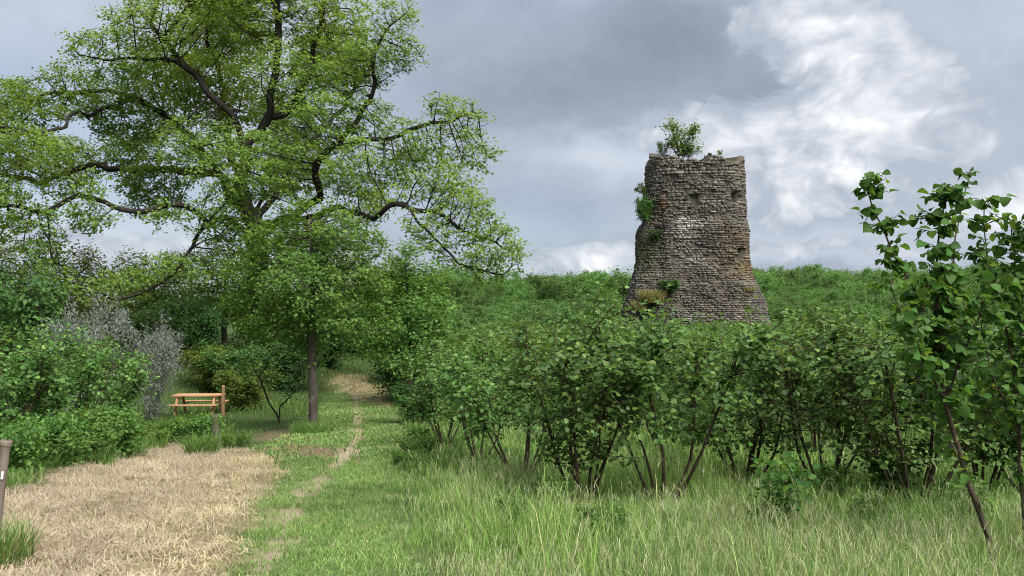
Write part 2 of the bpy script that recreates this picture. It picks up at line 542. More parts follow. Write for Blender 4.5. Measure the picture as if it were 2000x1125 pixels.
def grid_mesh(name, xs, ys, mat):
    XX, YY = np.meshgrid(xs, ys)
    x, y = XX.ravel(), YY.ravel()
    z = G(x, y)
    nx, ny = len(xs), len(ys)
    i = np.arange((ny - 1) * (nx - 1))
    a = (i // (nx - 1)) * nx + i % (nx - 1)
    F = np.stack([a, a + 1, a + nx + 1, a + nx], 1)
    near = (y < 62)
    hay = np.zeros(len(x)); lane = np.zeros(len(x)); dry = np.zeros(len(x)); trk = np.full(len(x), 9.0)
    k = np.where(near & (np.abs(x) < 22) & (y > 0))[0]
    hay[k] = soft(HAY, x[k], y[k], .26); lane[k] = soft(LANE, x[k], y[k], .2)
    dry[k] = np.maximum(soft(DRY, x[k], y[k], .3), .0)
    bare = np.zeros(len(x)); bare[k] = np.maximum(soft(BARE, x[k], y[k], .3), .8 * soft(BARE2, x[k], y[k], .35))
    trk[k] = track_dist(x[k], y[k])
    wear = np.clip(1 - (trk + .03) / .16, 0, 1) * np.clip(.6 + .9 * vnoise(x, y, .8, 7), 0, 1)
    z = z + hay * HB(x, y) + 0.03 * lane * (vnoise(x, y, .35, 2) - .5) * 2 - 0.05 * wear
    n1 = vnoise(x, y, .7, 8); n2 = vnoise(x, y, .18, 9)
    C = np.zeros((len(x), 3))
    C[:] = (.050, .075, .025)
    def blend(c, f):
        C[:] = C * (1 - f[:, None]) + np.array(c) * f[:, None]
    blend((.10, .15, .045), lane * .9)
    blend((.20, .19, .09), lane * np.clip((n1 - .55) * 3, 0, 1) * .6)
    blend((.27, .215, .135), hay)
    blend((.14, .115, .07), hay * np.clip((n2 - .4) * 2.5, 0, 1))
    blend((.34, .27, .15), dry)
    blend((.15, .105, .07), np.clip(bare * 1.3 - .3 * n1, 0, 1))
    blend((.29, .235, .165), np.clip(wear * 1.7, 0, 1))
    return mesh_np(name, np.stack([x, y, z], 1), [F], mat, True, {'tint': C})

def ground_mat():
    m, gg = new_mat('ground soil and turf')
    a = gg.new('ShaderNodeAttribute', attribute_name='tint')
    t_ = gg.new('ShaderNodeTexCoord')
    n = gg.noise(t_.outputs['Object'], 9.0, 8, 0.65)
    n2 = gg.noise(t_.outputs['Object'], 60.0, 4, 0.6)
    hv = gg.new('ShaderNodeHueSaturation')
    gg.put(hv.inputs['Color'], a.outputs['Color'])
    gg.put(hv.inputs['Value'], gg.m('ADD', gg.m('MULTIPLY', n, 0.9), gg.m('MULTIPLY_ADD', n2, 0.6, 0.25)))
    p = gg.new('ShaderNodeBsdfPrincipled')
    gg.put(p.inputs['Base Color'], hv.outputs[0])
    p.inputs['Roughness'].default_value = 0.95
    p.inputs['Specular IOR Level'].default_value = 0.1
    gg.put(p.inputs['Normal'], bumpn(gg, gg.m('ADD', n, gg.m('MULTIPLY', n2, .4)), 0.8, 0.04))
    finish(gg, p.outputs[0])
    return m
M['ground'] = ground_mat()
_xs = np.concatenate([np.linspace(-3000, -120, 14)[:-1], np.linspace(-120, -24, 14)[:-1], np.linspace(-24, -14, 26)[:-1], np.arange(-14, 10, .135), np.linspace(10, 24, 30), np.linspace(24, 130, 18)[1:], np.linspace(130, 3000, 14)[1:]])
_ys = np.concatenate([np.linspace(-55, 0, 8)[:-1], np.arange(0, 5, .5), np.arange(5, 20, .135), np.arange(20, 36, .2), np.arange(36, 62, .6), np.linspace(62, 340, 70), np.linspace(340, 2400, 14)[1:]])
tag(link('ground', grid_mesh('ground', _xs, _ys, M['ground'])), kind='structure')

# ================================================================== grass, hay: what nobody could count
def blades(P, H, Wd, lean, rng, col, droop=0.5, tip=0.15):
    """curved tapering blades: 7 points, 2 quads and a tip triangle"""
    n = len(P)
    a = rng.uniform(0, 2 * np.pi, n)
    side = np.stack([np.cos(a), np.sin(a), np.zeros(n)], 1)
    b = rng.uniform(0, 2 * np.pi, n)
    ld = np.stack([np.cos(b), np.sin(b), np.zeros(n)], 1)
    up = np.array([0, 0, 1.0])
    V = np.zeros((n, 7, 3))
    L = (np.abs(lean) * H)[:, None]
    for i, (tz, tl, w) in enumerate([(0, 0, 1), (.42, .16, .85), (.8, .52, .5)]):
        c = P + up * (tz * H)[:, None] + ld * L * tl
        V[:, 2 * i] = c - side * (Wd * w / 2)[:, None]
        V[:, 2 * i + 1] = c + side * (Wd * w / 2)[:, None]
    V[:, 6] = P + up * (H * (1 - droop * np.clip(lean, 0, .9) * .5))[:, None] + ld * L
    o = np.arange(n)[:, None] * 7
    Q = np.concatenate([o + np.array([[0, 1, 3, 2]]), o + np.array([[2, 3, 5, 4]])])
    T = o + np.array([[4, 5, 6]])
    C = np.repeat(col[:, None, :], 7, 1)
    C[:, 4:6] *= (1 + tip); C[:, 6] *= (1 + 2 * tip)
    return V.reshape(-1, 3), Q, T, C.reshape(-1, 3)

def scatter(n, x0, x1, y0, y1, rng, bias=0.0):
    """points over a field, denser towards the near side when bias > 0"""
    u = rng.uniform(0, 1, n)
    y = y0 + (y1 - y0) * u ** (1 + bias)
    x = rng.uniform(x0, x1, n) 
    return x, y
def pick(rng, n, cols, w=None):
    c = np.array(cols)[rng.choice(len(cols), n, p=w)]
    return c * rng.uniform(.75, 1.3, (n, 1))
def infov(x, y, m=0.06):
    return np.abs(x) < (1000 / FPX + m) * y + .3

def join_blades(name, parts, mat, label, cat):
    V, Q, T, C, k = [], [], [], [], 0
    for v, q, t_, c in parts:
        V.append(v); Q.append(q + k); T.append(t_ + k); C.append(c); k += len(v)
    me = mesh_np(name, np.concatenate(V), [np.concatenate(Q), np.concatenate(T)], mat, False, {'tint': np.concatenate(C)})
    return tag(link(name, me), label, cat, kind='stuff')

rng = np.random.default_rng(11)
# stools of the front hazels: the grass stays short around them
STOOLS = np.array([((px - 1000) / FPX * d, d) for px, d in ((1140, 9.7), (1290, 9.6), (1450, 11.6), (1612, 10.8), (1785, 9.4), (1905, 10.2), (2030, 9.9), (1020, 12.6), (935, 15.0), (868, 18.0))])
# short turf of the lane
def turf():
    parts = []
    for (n, y0, y1, hs, ws) in [(330000, 4.5, 15, (.02, .065), (.005, .010)), (130000, 15, 47, (.03, .08), (.016, .034))]:
        x, y = scatter(n, -10.5, 1.2, y0, y1, rng)
        k = (infov(x, y)) & (soft(LANE, x, y, .18) > rng.uniform(0.05, 1, n))
        x, y = x[k], y[k]
        dens = .35 + 1.1 * sstep(.25, .60, .6 * vnoise(x, y, .55, 21) + .4 * vnoise(x, y, .2, 22))
        td = track_dist(x, y)
        dens *= .12 + .88 * sstep(-.10, .10, td + (vnoise(x, y, .3, 23) - .5) * .3)
        dens *= 1 - .85 * np.maximum(np.maximum(soft(BARE, x, y, .3), soft(DRY, x, y, .3)), .7 * soft(BARE2, x, y, .3))
        k = rng.uniform(0, 1, len(x)) < dens
        x, y = x[k], y[k]
        n_ = len(x)
        tus = vnoise(x, y, .3, 24)
        H = rng.uniform(*hs, n_) * (.6 + .9 * tus)
        col = pick(rng, n_, [(.105, .20, .046), (.15, .245, .062), (.20, .28, .088), (.34, .31, .18)], [.34, .38, .2, .08])
        col *= (.75 + .55 * vnoise(x, y, 1.1, 25))[:, None]
        P = np.stack([x, y, G(x, y) - .02], 1)
        parts.append(blades(P, H + .02, rng.uniform(*ws, n_), rng.uniform(.3, 1.2, n_), rng, col))
    join_blades('short_turf', parts, M['blade'], 'short trodden green turf along the middle of the footpath', 'grass')
turf()

# rough grass round the table and under the trees on the left
def rough_grass():
    parts = []
    x, y = scatter(80000, -26, 2, 13, 50, rng, .35)
    k = infov(x, y, .12) & (soft(LANE, x, y, .2) < rng.uniform(0, .8, len(x))) & (soft(HAY, x, y, .12) < .3)
    k &= x < np.interp(y, [13, 20, 35, 50], [-1.0, -2.4, -4.3, -6.5])
    x, y = x[k], y[k]
    low = soft([ghit(*p) for p in [(430, 880), (440, 812), (600, 815), (640, 860), (600, 885)]], x, y, .4)
    k = rng.uniform(0, 1, len(x)) > .80 * np.maximum(soft(BARE, x, y, .3), soft(BARE2, x, y, .3))
    x, y, low = x[k], y[k], low[k]
    n_ = len(x)
    H = (.10 + .30 * vnoise(x, y, 1.4, 31) ** 1.5) * rng.uniform(.6, 1.25, n_) * (1 - .65 * low)
    col = pick(rng, n_, [(.06, .13, .025), (.085, .16, .032), (.13, .20, .05), (.20, .20, .08)], [.42, .36, .16, .06])
    P = np.stack([x, y, G(x, y) - .02], 1)
    parts.append(blades(P, H, rng.uniform(.012, .03, n_), rng.uniform(.2, .9, n_), rng, col))
    join_blades('rough_grass', parts, M['blade'], 'rough green grass around the picnic table and young tree', 'grass')
rough_grass()

# tall meadow on the right, going on under the hazels
def meadow():
    parts = []
    def left_edge(y):
        return np.interp(y, [3, 5, 6.3, 8, 10, 13, 16, 20, 34], [-.2, -.55, -.75, -1.12, -1.52, -1.78, -2.15, -2.6, -4.5])
    for (n, y0, y1, wsc) in [(180000, 4.6, 12, .75), (85000, 12, 34, 2.0)]:
        xr = 11.5 if y1 < 20 else 24
        x, y = scatter(n, -4.6, xr, y0, y1, rng, .2)
        nc = 2200
        cxs, cys = scatter(nc, -4.6, xr, y0, y1, rng, .2)
        csz = rng.uniform(.05, .22, nc) * (1 if y1 < 20 else 1.8)
        ch = rng.lognormal(0, .28, nc); ct = rng.uniform(0, 1, nc)
        which = np.where(rng.uniform(0, 1, n) < .55, rng.integers(0, nc, n), -1)
        cl = which >= 0
        x = np.where(cl, cxs[which] + rng.normal(0, 1, n) * csz[which], x)
        y = np.where(cl, cys[which] + rng.normal(0, 1, n) * csz[which], y)
        chh = np.where(cl, ch[which], .8); ctt = np.where(cl, ct[which], .5)
        e = x - left_edge(y) + (vnoise(x, y, .5, 41) - .5) * .5
        k = infov(x, y, .34) & (e > rng.uniform(-.1, .25, n))
        x, y, e, chh, ctt = x[k], y[k], e[k], chh[k], ctt[k]
        n_ = len(x)
        big_ = vnoise(x, y, 1.6, 42)
        H = (.13 + .22 * sstep(0, 1.1, e)) * (.65 + .7 * big_) * rng.uniform(.5, 1.3, n_) * chh
        sd_ = np.min(np.hypot(x[:, None] - STOOLS[None, :, 0], (y[:, None] - STOOLS[None, :, 1] + .25) * .8), 1)
        H = H * (.42 + .58 * sstep(.35, 1.0, sd_))
        seed_pale = sstep(.45, .75, vnoise(x, y, 2.3, 43) * .6 + vnoise(x, y, .6, 44) * .4)
        col = pick(rng, n_, [(.12, .24, .045), (.175, .315, .066), (.245, .37, .10), (.32, .36, .15)], [.34, .36, .22, .08])
        pale = pick(rng, n_, [(.25, .31, .14), (.33, .36, .19), (.20, .28, .10)])
        pf = (rng.uniform(0, 1, n_) < .08 + .3 * seed_pale)[:, None]
        col = np.where(pf, pale, col)
        col = col * (.80 + .40 * ctt)[:, None] * np.stack([.85 + .35 * ctt, np.ones(n_), .9 + .2 * ctt], 1)
        P = np.stack([x, y, G(x, y) - .02], 1)
        w = rng.uniform(.005, .011, n_) * wsc
        parts.append(blades(P, H, w, rng.uniform(.1, .75, n_), rng, col))
        # flowering stalks: thin stem carrying a feathery head
        m_ = n // 16
        j = rng.choice(n_, min(m_, n_), replace=False)
        j = j[(rng.uniform(0, 1, len(j)) < .25 + .75 * seed_pale[j]) & (sd_[j] > .8)]
        Ps = P[j]; Hs = H[j] * 1.1 + .14
        cs = pick(rng, len(j), [(.24, .26, .12), (.20, .25, .09)])
        lean = rng.uniform(.05, .3, len(j))
        st = blades(Ps, Hs, np.full(len(j), .0035 * wsc), lean, rng, cs)
        parts.append(st)
        tops = st[0].reshape(-1, 7, 3)[:, 4:6].mean(1)
        for _ in range(3):
            q = tops + rng.normal(0, .018 * wsc, tops.shape)
            parts.append(blades(q, rng.uniform(.05, .11, len(j)), np.full(len(j), .0065 * wsc), rng.uniform(.3, 1.2, len(j)), rng, pick(rng, len(j), [(.32, .35, .18), (.27, .33, .14), (.36, .36, .21)])))
    join_blades('meadow_grass', parts, M['blade'], 'tall pale seeding meadow grass right of the footpath and under the hazels', 'grass')
meadow()

# cut hay lying on the left
def hay():
    n = 320000
    y = 4.6 + (18.5 - 4.6) * rng.uniform(0, 1, n) ** 1.15
    x = rng.uniform(-12, .3, n)
    k = infov(x, y, .25) & (soft(HAY, x, y, .22) > rng.uniform(.1, 1, n))
    k &= rng.uniform(0, 1, n) < .30 + .9 * sstep(.25, .65, .6 * vnoise(x, y, .5, 51) + .4 * vnoise(x, y, .16, 56))
    x, y = x[k], y[k]
    n_ = len(x)
    flow = vnoise(x, y, .8, 52) * 5.0 + rng.normal(0, 1.1, n_)
    d = np.stack([np.cos(flow), np.sin(flow), np.zeros(n_)], 1)
    s = np.stack([-np.sin(flow), np.cos(flow), np.zeros(n_)], 1)
    L = rng.uniform(.04, .15, n_); w = rng.uniform(.0014, .0034, n_)
    bump_ = HB(x, y)
    P = np.stack([x, y, G(x, y) + bump_ + rng.uniform(.0, .05, n_)], 1)
    arch = rng.uniform(-.01, .06, n_) * (1 + 1.2 * (rng.uniform(0, 1, n_) < .12))
    V = np.zeros((n_, 6, 3))
    bend = rng.normal(0, .05, n_)
    for i, (t_, az_, ww) in enumerate([(-.5, 0, .7), (0.05, 1, 1), (.5, .2, .4)]):
        c = P + d * (L * t_)[:, None] + s * (bend * (t_ * t_ * 4))[:, None]
        c[:, 2] += arch * az_ + .006
        tilt = rng.uniform(-.6, .6, n_)
        sv = s * (w * ww)[:, None]
        sv[:, 2] = w * ww * tilt
        V[:, 2 * i] = c - sv; V[:, 2 * i + 1] = c + sv
    o = np.arange(n_)[:, None] * 6
    Q = np.concatenate([o + np.array([[0, 1, 3, 2]]), o + np.array([[2, 3, 5, 4]])])
    col = pick(rng, n_, [(.45, .37, .265), (.40, .325, .23), (.50, .425, .315), (.29, .225, .155), (.23, .25, .11)], [.36, .30, .16, .11, .07])
    col *= (.52 + .45 * vnoise(x, y, .9, 53) + .32 * vnoise(x, y, .22, 57))[:, None]
    # warmer yellow towards the lane
    yl = sstep(1.4, .1, np.abs(x - np.interp(y, [5, 7, 9, 12, 15], [-1.75, -2.4, -3.0, -3.7, -4.6])))
    col = col * (1 + yl[:, None] * np.array([.05, .05, -.05]))
    C = np.repeat(col[:, None], 6, 1)
    V0, C0 = V.reshape(-1, 3), C.reshape(-1, 3)
    # stubble and odd green tufts standing through it
    m_ = 26000
    y2 = 4.8 + 12 * rng.uniform(0, 1, m_); x2 = rng.uniform(-9, .3, m_)
    k = (soft(HAY, x2, y2, .14) > .5) & (rng.uniform(0, 1, m_) < sstep(.58, .80, vnoise(x2, y2, .5, 54)) * .9 + .10)
    x2, y2 = x2[k], y2[k]
    P2 = np.stack([x2, y2, G(x2, y2)], 1)
    b = blades(P2, rng.uniform(.05, .15, len(x2)), rng.uniform(.005, .010, len(x2)), rng.uniform(.1, .9, len(x2)), rng,
               pick(rng, len(x2), [(.42, .36, .19), (.22, .24, .09), (.12, .17, .04)]))
    me = mesh_np('cut_hay', np.concatenate([V0, b[0]]), [np.concatenate([Q, b[1] + len(V0)]), b[2] + len(V0)], M['straw'], False,
                 {'tint': np.concatenate([C0, b[3]])})
    tag(link('cut_hay', me), 'dry beige cut hay spread over the ground left of the footpath', 'hay', kind='stuff')
    # straw on the far part of the lane
    n = 9000
    x, y = scatter(n, -14, -4, 24, 50, rng)
    k = soft(DRY, x, y, .4) > rng.uniform(.2, 1, n)
    x, y = x[k], y[k]; n_ = len(x)
    P = np.stack([x, y, G(x, y)], 1)
    b = blades(P, rng.uniform(.03, .10, n_), rng.uniform(.02, .05, n_), rng.uniform(1, 3.5, n_), rng, pick(rng, n_, [(.50, .40, .24), (.40, .31, .18), (.56, .47, .30), (.20, .21, .09)]))
    me = mesh_np('path_straw', b[0], [b[1], b[2]], M['straw'], False, {'tint': b[3]})
    tag(link('path_straw', me), 'dry straw covering the far end of the footpath', 'straw', kind='stuff')
hay()

# ================================================================== plants
UP = np.array([0, 0, 1.0])
def unit(v):
    return v / (np.linalg.norm(v, axis=-1, keepdims=True) + 1e-9)
T_DIAMOND = (np.array([[0, 0, 0], [.5, -.42, .13], [1, 0, -.06], [.5, .42, .13]]), [[[0, 1, 2], [0, 2, 3]]])
T_ROUND = (np.array([[0, 0, 0], [.22, -.40, .11], [.72, -.36, .08], [1, 0, -.10], [.72, .36, .08], [.22, .40, .11]]),
           [[[0, 1, 2, 3], [0, 3, 4, 5]]])
T_NARROW = (np.array([[0, 0, 0], [.5, -.15, .05], [1, 0, -.1], [.5, .15, .05]]), [[[0, 1, 2], [0, 2, 3]]])
def leaf_geo(P, N, Dv, L, tmpl, Wf=1.0):
    """one leaf per row: position, face normal, pointing direction, length"""
    tv, tf = tmpl
    n, k = len(P), len(tv)
    Dv = unit(Dv - N * (Dv * N).sum(1, keepdims=True))
    S = np.cross(N, Dv)
    L = np.asarray(L).reshape(-1, 1, 1)
    V = P[:, None] + L * (tv[None, :, 0:1] * Dv[:, None] + tv[None, :, 1:2] * Wf * S[:, None] + tv[None, :, 2:3] * N[:, None])
    F = [(np.arange(n)[:, None, None] * k + np.array(f)[None]).reshape(-1, len(f[0])) for f in tf]
    return V.reshape(-1, 3), F
def leaf_frames(n, rng, flat=0.55, out=None, outw=0.3):
    """leaf normals leaning upwards, pointing anywhere"""
    N = rng.normal(0, 1, (n, 3)) * (1 - flat)
    N[:, 2] = np.abs(N[:, 2]) + flat
    if out is not None:
        N = N + out * outw
    N = unit(N)
    Dv = rng.normal(0, 1, (n, 3)); Dv[:, 2] -= .35
    if out is not None:
        Dv = Dv + out * .6
    return N, unit(Dv)

def tube(pts, rad, sides, jag=0.0, rng=None):
    """tapered tube along a polyline -> verts, quads"""
    pts = np.asarray(pts, float); n = len(pts)
    tan = np.gradient(pts, axis=0); tan = unit(tan)
    ref = np.array([1.0, 0, 0]) if abs(tan[0][0]) < .8 else np.array([0, 1.0, 0])
    a = np.arange(sides) / sides * 2 * np.pi
    V = np.zeros((n, sides, 3))
    u = unit(np.cross(tan[0], ref))
    for i in range(n):
        u = u - tan[i] * (u @ tan[i]); u = u / (np.linalg.norm(u) + 1e-9)
        w = np.cross(tan[i], u)
        r = rad[i] * (1 + (rng.normal(0, jag, sides) if jag else 0))
        V[i] = pts[i] + (np.cos(a) * r)[:, None] * u + (np.sin(a) * r)[:, None] * w
    i, j = np.meshgrid(np.arange(n - 1), np.arange(sides), indexing='ij')
    i, j = i.ravel(), j.ravel(); j2 = (j + 1) % sides
    F = np.stack([i * sides + j, i * sides + j2, (i + 1) * sides + j2, (i + 1) * sides + j], 1)
    return V.reshape(-1, 3), F
class Cat:
    """concatenates geometry"""
    def __init__(self): self.V, self.F, self.n = [], {}, 0
    def add(self, V, F):
        for f in (F if isinstance(F, list) else [F]):
            if len(f): self.F.setdefault(f.shape[1], []).append(f + self.n)
        self.V.append(V); self.n += len(V)
    def mesh(self, name, mat, smooth=False):
        return mesh_np(name, np.concatenate(self.V), [np.concatenate(f) for f in self.F.values()], mat, smooth)

def smooth_poly(pts, step):
    """Catmull-Rom through control points, resampled"""
    p = np.asarray(pts, float)
    q = np.vstack([2 * p[0] - p[1], p, 2 * p[-1] - p[-2]])
    out = []
    for i in range(1, len(q) - 2):
        L = np.linalg.norm(q[i + 1] - q[i])
        m_ = max(2, int(L / step))
        t_ = (np.arange(m_) / m_)[:, None]
        out.append(.5 * (2 * q[i] + (q[i + 1] - q[i - 1]) * t_ + (2 * q[i - 1] - 5 * q[i] + 4 * q[i + 1] - q[i + 2]) * t_ ** 2 + (-q[i - 1] + 3 * q[i] - 3 * q[i + 1] + q[i + 2]) * t_ ** 3))
    out.append(p[-1:])
    return np.vstack(out)

def colonize(guides, A, step, kill, infl, rng, iters=140, wob=.25):
    """space colonisation: guides = list of polylines (first is the trunk; later ones start near an earlier one). Returns nodes, parents, guide id"""
    N, Pa, Gi = [], [], []
    for gi, gl in enumerate(guides):
        pl = smooth_poly(gl, step)
        if gi:
            pl[1:-1] += rng.normal(0, step * wob, (len(pl) - 2, 3))
            k_ = np.arange(len(pl))[:, None] * step
            ph = rng.uniform(0, 6.28, (3, 3)); env = np.minimum(1, np.minimum(k_, k_[::-1]) / (step * 6))
            for q_, (wl_, am) in enumerate(((9, .45), (5, .35), (2.6, .25))):
                pl += env * am * step * np.sin(k_ / (wl_ * step) * 2 + ph[q_])
        start = -1
        if gi:
            d = np.linalg.norm(np.array(N) - pl[0], axis=1)
            start = int(d.argmin()); pl = pl[1:]
        for p in pl:
            N.append(p); Pa.append(start); Gi.append(gi); start = len(N) - 1
    N = [np.asarray(p) for p in N]
    A = np.asarray(A)
    arr = np.array(N)
    best = np.full(len(A), 1e9); bi = np.zeros(len(A), int)
    def upd(idx0):
        nonlocal best, bi
        new = np.array(N[idx0:])
        A2 = (A * A).sum(1)[:, None]
        for s in range(0, len(new), 400):
            nw = new[s:s + 400]
            d = np.sqrt(np.maximum(A2 + (nw * nw).sum(1)[None] - 2 * (A @ nw.T), 0))
            m_ = d.min(1); k = d.argmin(1)
            u = m_ < best
            best = np.where(u, m_, best); bi = np.where(u, k + s + idx0, bi)
    upd(0)
    alive = best > kill
    A, best, bi = A[alive], best[alive], bi[alive]
    dirs_done = set()
    for it in range(iters):
        if not len(A): break
        k = best < infl
        if not k.any(): break
        v = unit(A[k] - np.array(N)[bi[k]])
        ids, inv = np.unique(bi[k], return_inverse=True)
        acc = np.zeros((len(ids), 3)); np.add.at(acc, inv, v)
        acc = unit(acc + rng.normal(0, .25, acc.shape))
        i0 = len(N)
        for q, dv in zip(ids, acc):
            key = (int(q), tuple(np.round(dv, 1)))
            if key in dirs_done: continue
            dirs_done.add(key)
            N.append(N[q] + dv * step); Pa.append(int(q)); Gi.append(-1)
        if len(N) == i0: break
        upd(i0)
        alive = best > kill
        A, best, bi = A[alive], best[alive], bi[alive]
    return np.array(N), np.array(Pa), np.array(Gi)

def radii(Pa, tip, e=2.32):
    n = len(Pa)
    s = np.zeros(n); has = np.zeros(n, bool)
    for i in range(n - 1, -1, -1):
        if not has[i]: s[i] = tip ** e
        if Pa[i] >= 0:
            s[Pa[i]] += s[i]; has[Pa[i]] = True
    return s ** (1 / e), has

def wood_chains(N, Pa, rad, rmin, rng):
    """tubes along the skeleton, continuous along the thickest child"""
    n = len(N)
    kids = [[] for _ in range(n)]
    for i, p in enumerate(Pa):
        if p >= 0: kids[p].append(i)
    roots = [i for i in range(n) if Pa[i] < 0]
    stack = [(r, None) for r in roots]
    chains = []
    while stack:
        i, par = stack.pop()
        ch = [par, i] if par is not None else [i]
        while kids[i]:
            ks = sorted(kids[i], key=lambda q: -rad[q])
            for q in ks[1:]:
                stack.append((q, i))
            i = ks[0]; ch.append(i)
        if len(ch) > 1 and rad[ch[1]] >= rmin:
            chains.append(ch)
    return chains

def add_chain(cat, ch, N, rad, jag, rng, rmin):
    p = N[ch]; r = rad[ch].copy()
    if len(ch) > 1: r[0] = min(r[0], r[1] * 1.35) if len(ch) > 2 else r[0]
    k = len(ch)
    while k > 2 and r[k - 1] < rmin: k -= 1
    p, r = p[:k], r[:k]
    if len(p) > 3:
        p = p.copy(); p[1:-1] = (p[:-2] + p[1:-1] * 2 + p[2:]) / 4
    m_ = r.max()
    V, F = tube(p, r, 12 if m_ > .3 else 8 if m_ > .1 else 5 if m_ > .035 else 3, jag if m_ > .1 else 0, rng)
    cat.add(V, F)

def tree_meshes(guides, A, step, kill, infl, tip, rng, leaf_n, leaf_L, tmpl, barkm, leafm, leaf_r=.9, flatz=.75, rlim=None, flare=None, flat=.5, split_limbs=False, base=None, rmin=0.0, thin=1.0, rcap=None):
    N, Pa, Gi = colonize(guides, A, step, kill, infl, rng)
    rad, has = radii(Pa, tip)
    if rcap:                                  # keep the trunk as thick as it is in the photograph
        rad = np.where(rad > rcap * .5, rcap * .5 + (rad - rcap * .5) * (rcap * .5) / max(1e-6, rad.max() - rcap * .5), rad)
    if flare is not None:
        z0 = N[0][2]
        rad = rad * (1 + flare * np.exp(-np.maximum(N[:, 2] - z0, 0) / (rad[0] * 1.2)) * (Gi == 0))
    if base is not None:
        N = N - base
    limbs = {}
    for ch in wood_chains(N, Pa, rad, rmin, rng):
        g0 = Gi[ch[1]]
        key = int(g0) if split_limbs and g0 >= 0 else (-1 if split_limbs else 0)
        limbs.setdefault(key, Cat())
        add_chain(limbs[key], ch, N, rad, .10, rng, rmin)
    rl = rlim or tip * 2.2
    k = np.where((rad < rl) & (rng.uniform(0, 1, len(N)) < thin) & (Gi != 0))[0]
    c = np.repeat(k, leaf_n)
    spread = step * leaf_r
    P = N[c] + rng.normal(0, spread, (len(c), 3)) * np.array([1, 1, flatz])
    cen = N[k].mean(0)
    out = unit(N[c] - cen)
    Nn, Dv = leaf_frames(len(c), rng, flat, out, .35)
    V, F = leaf_geo(P, Nn, Dv, rng.uniform(.7, 1.3, len(c)) * leaf_L, tmpl)
    crown = mesh_np('crown', V, F, leafm)
    return limbs, crown, len(N), len(c)

def lobes_to_points(lobes, d0, per_m3, rng, shell=.35, sm=0.0):
    """lobes: (px, py, radius in px, depth offset) -> attractor points filling lumpy volumes"""
    out = []
    for (px, py, rp, dd) in lobes:
        d = d0 + dd
        c = at(px, py, d); r = rp * d / FPX
        n = max(8, int(per_m3 * (3.35 * r ** 3 + sm * r * r)))
        v = unit(rng.normal(0, 1, (n, 3)))
        q = v * (rng.uniform(shell, 1, n) ** .6)[:, None] * r * np.array([1, 1, .82])
        out.append(c + q)
    return np.vstack(out)

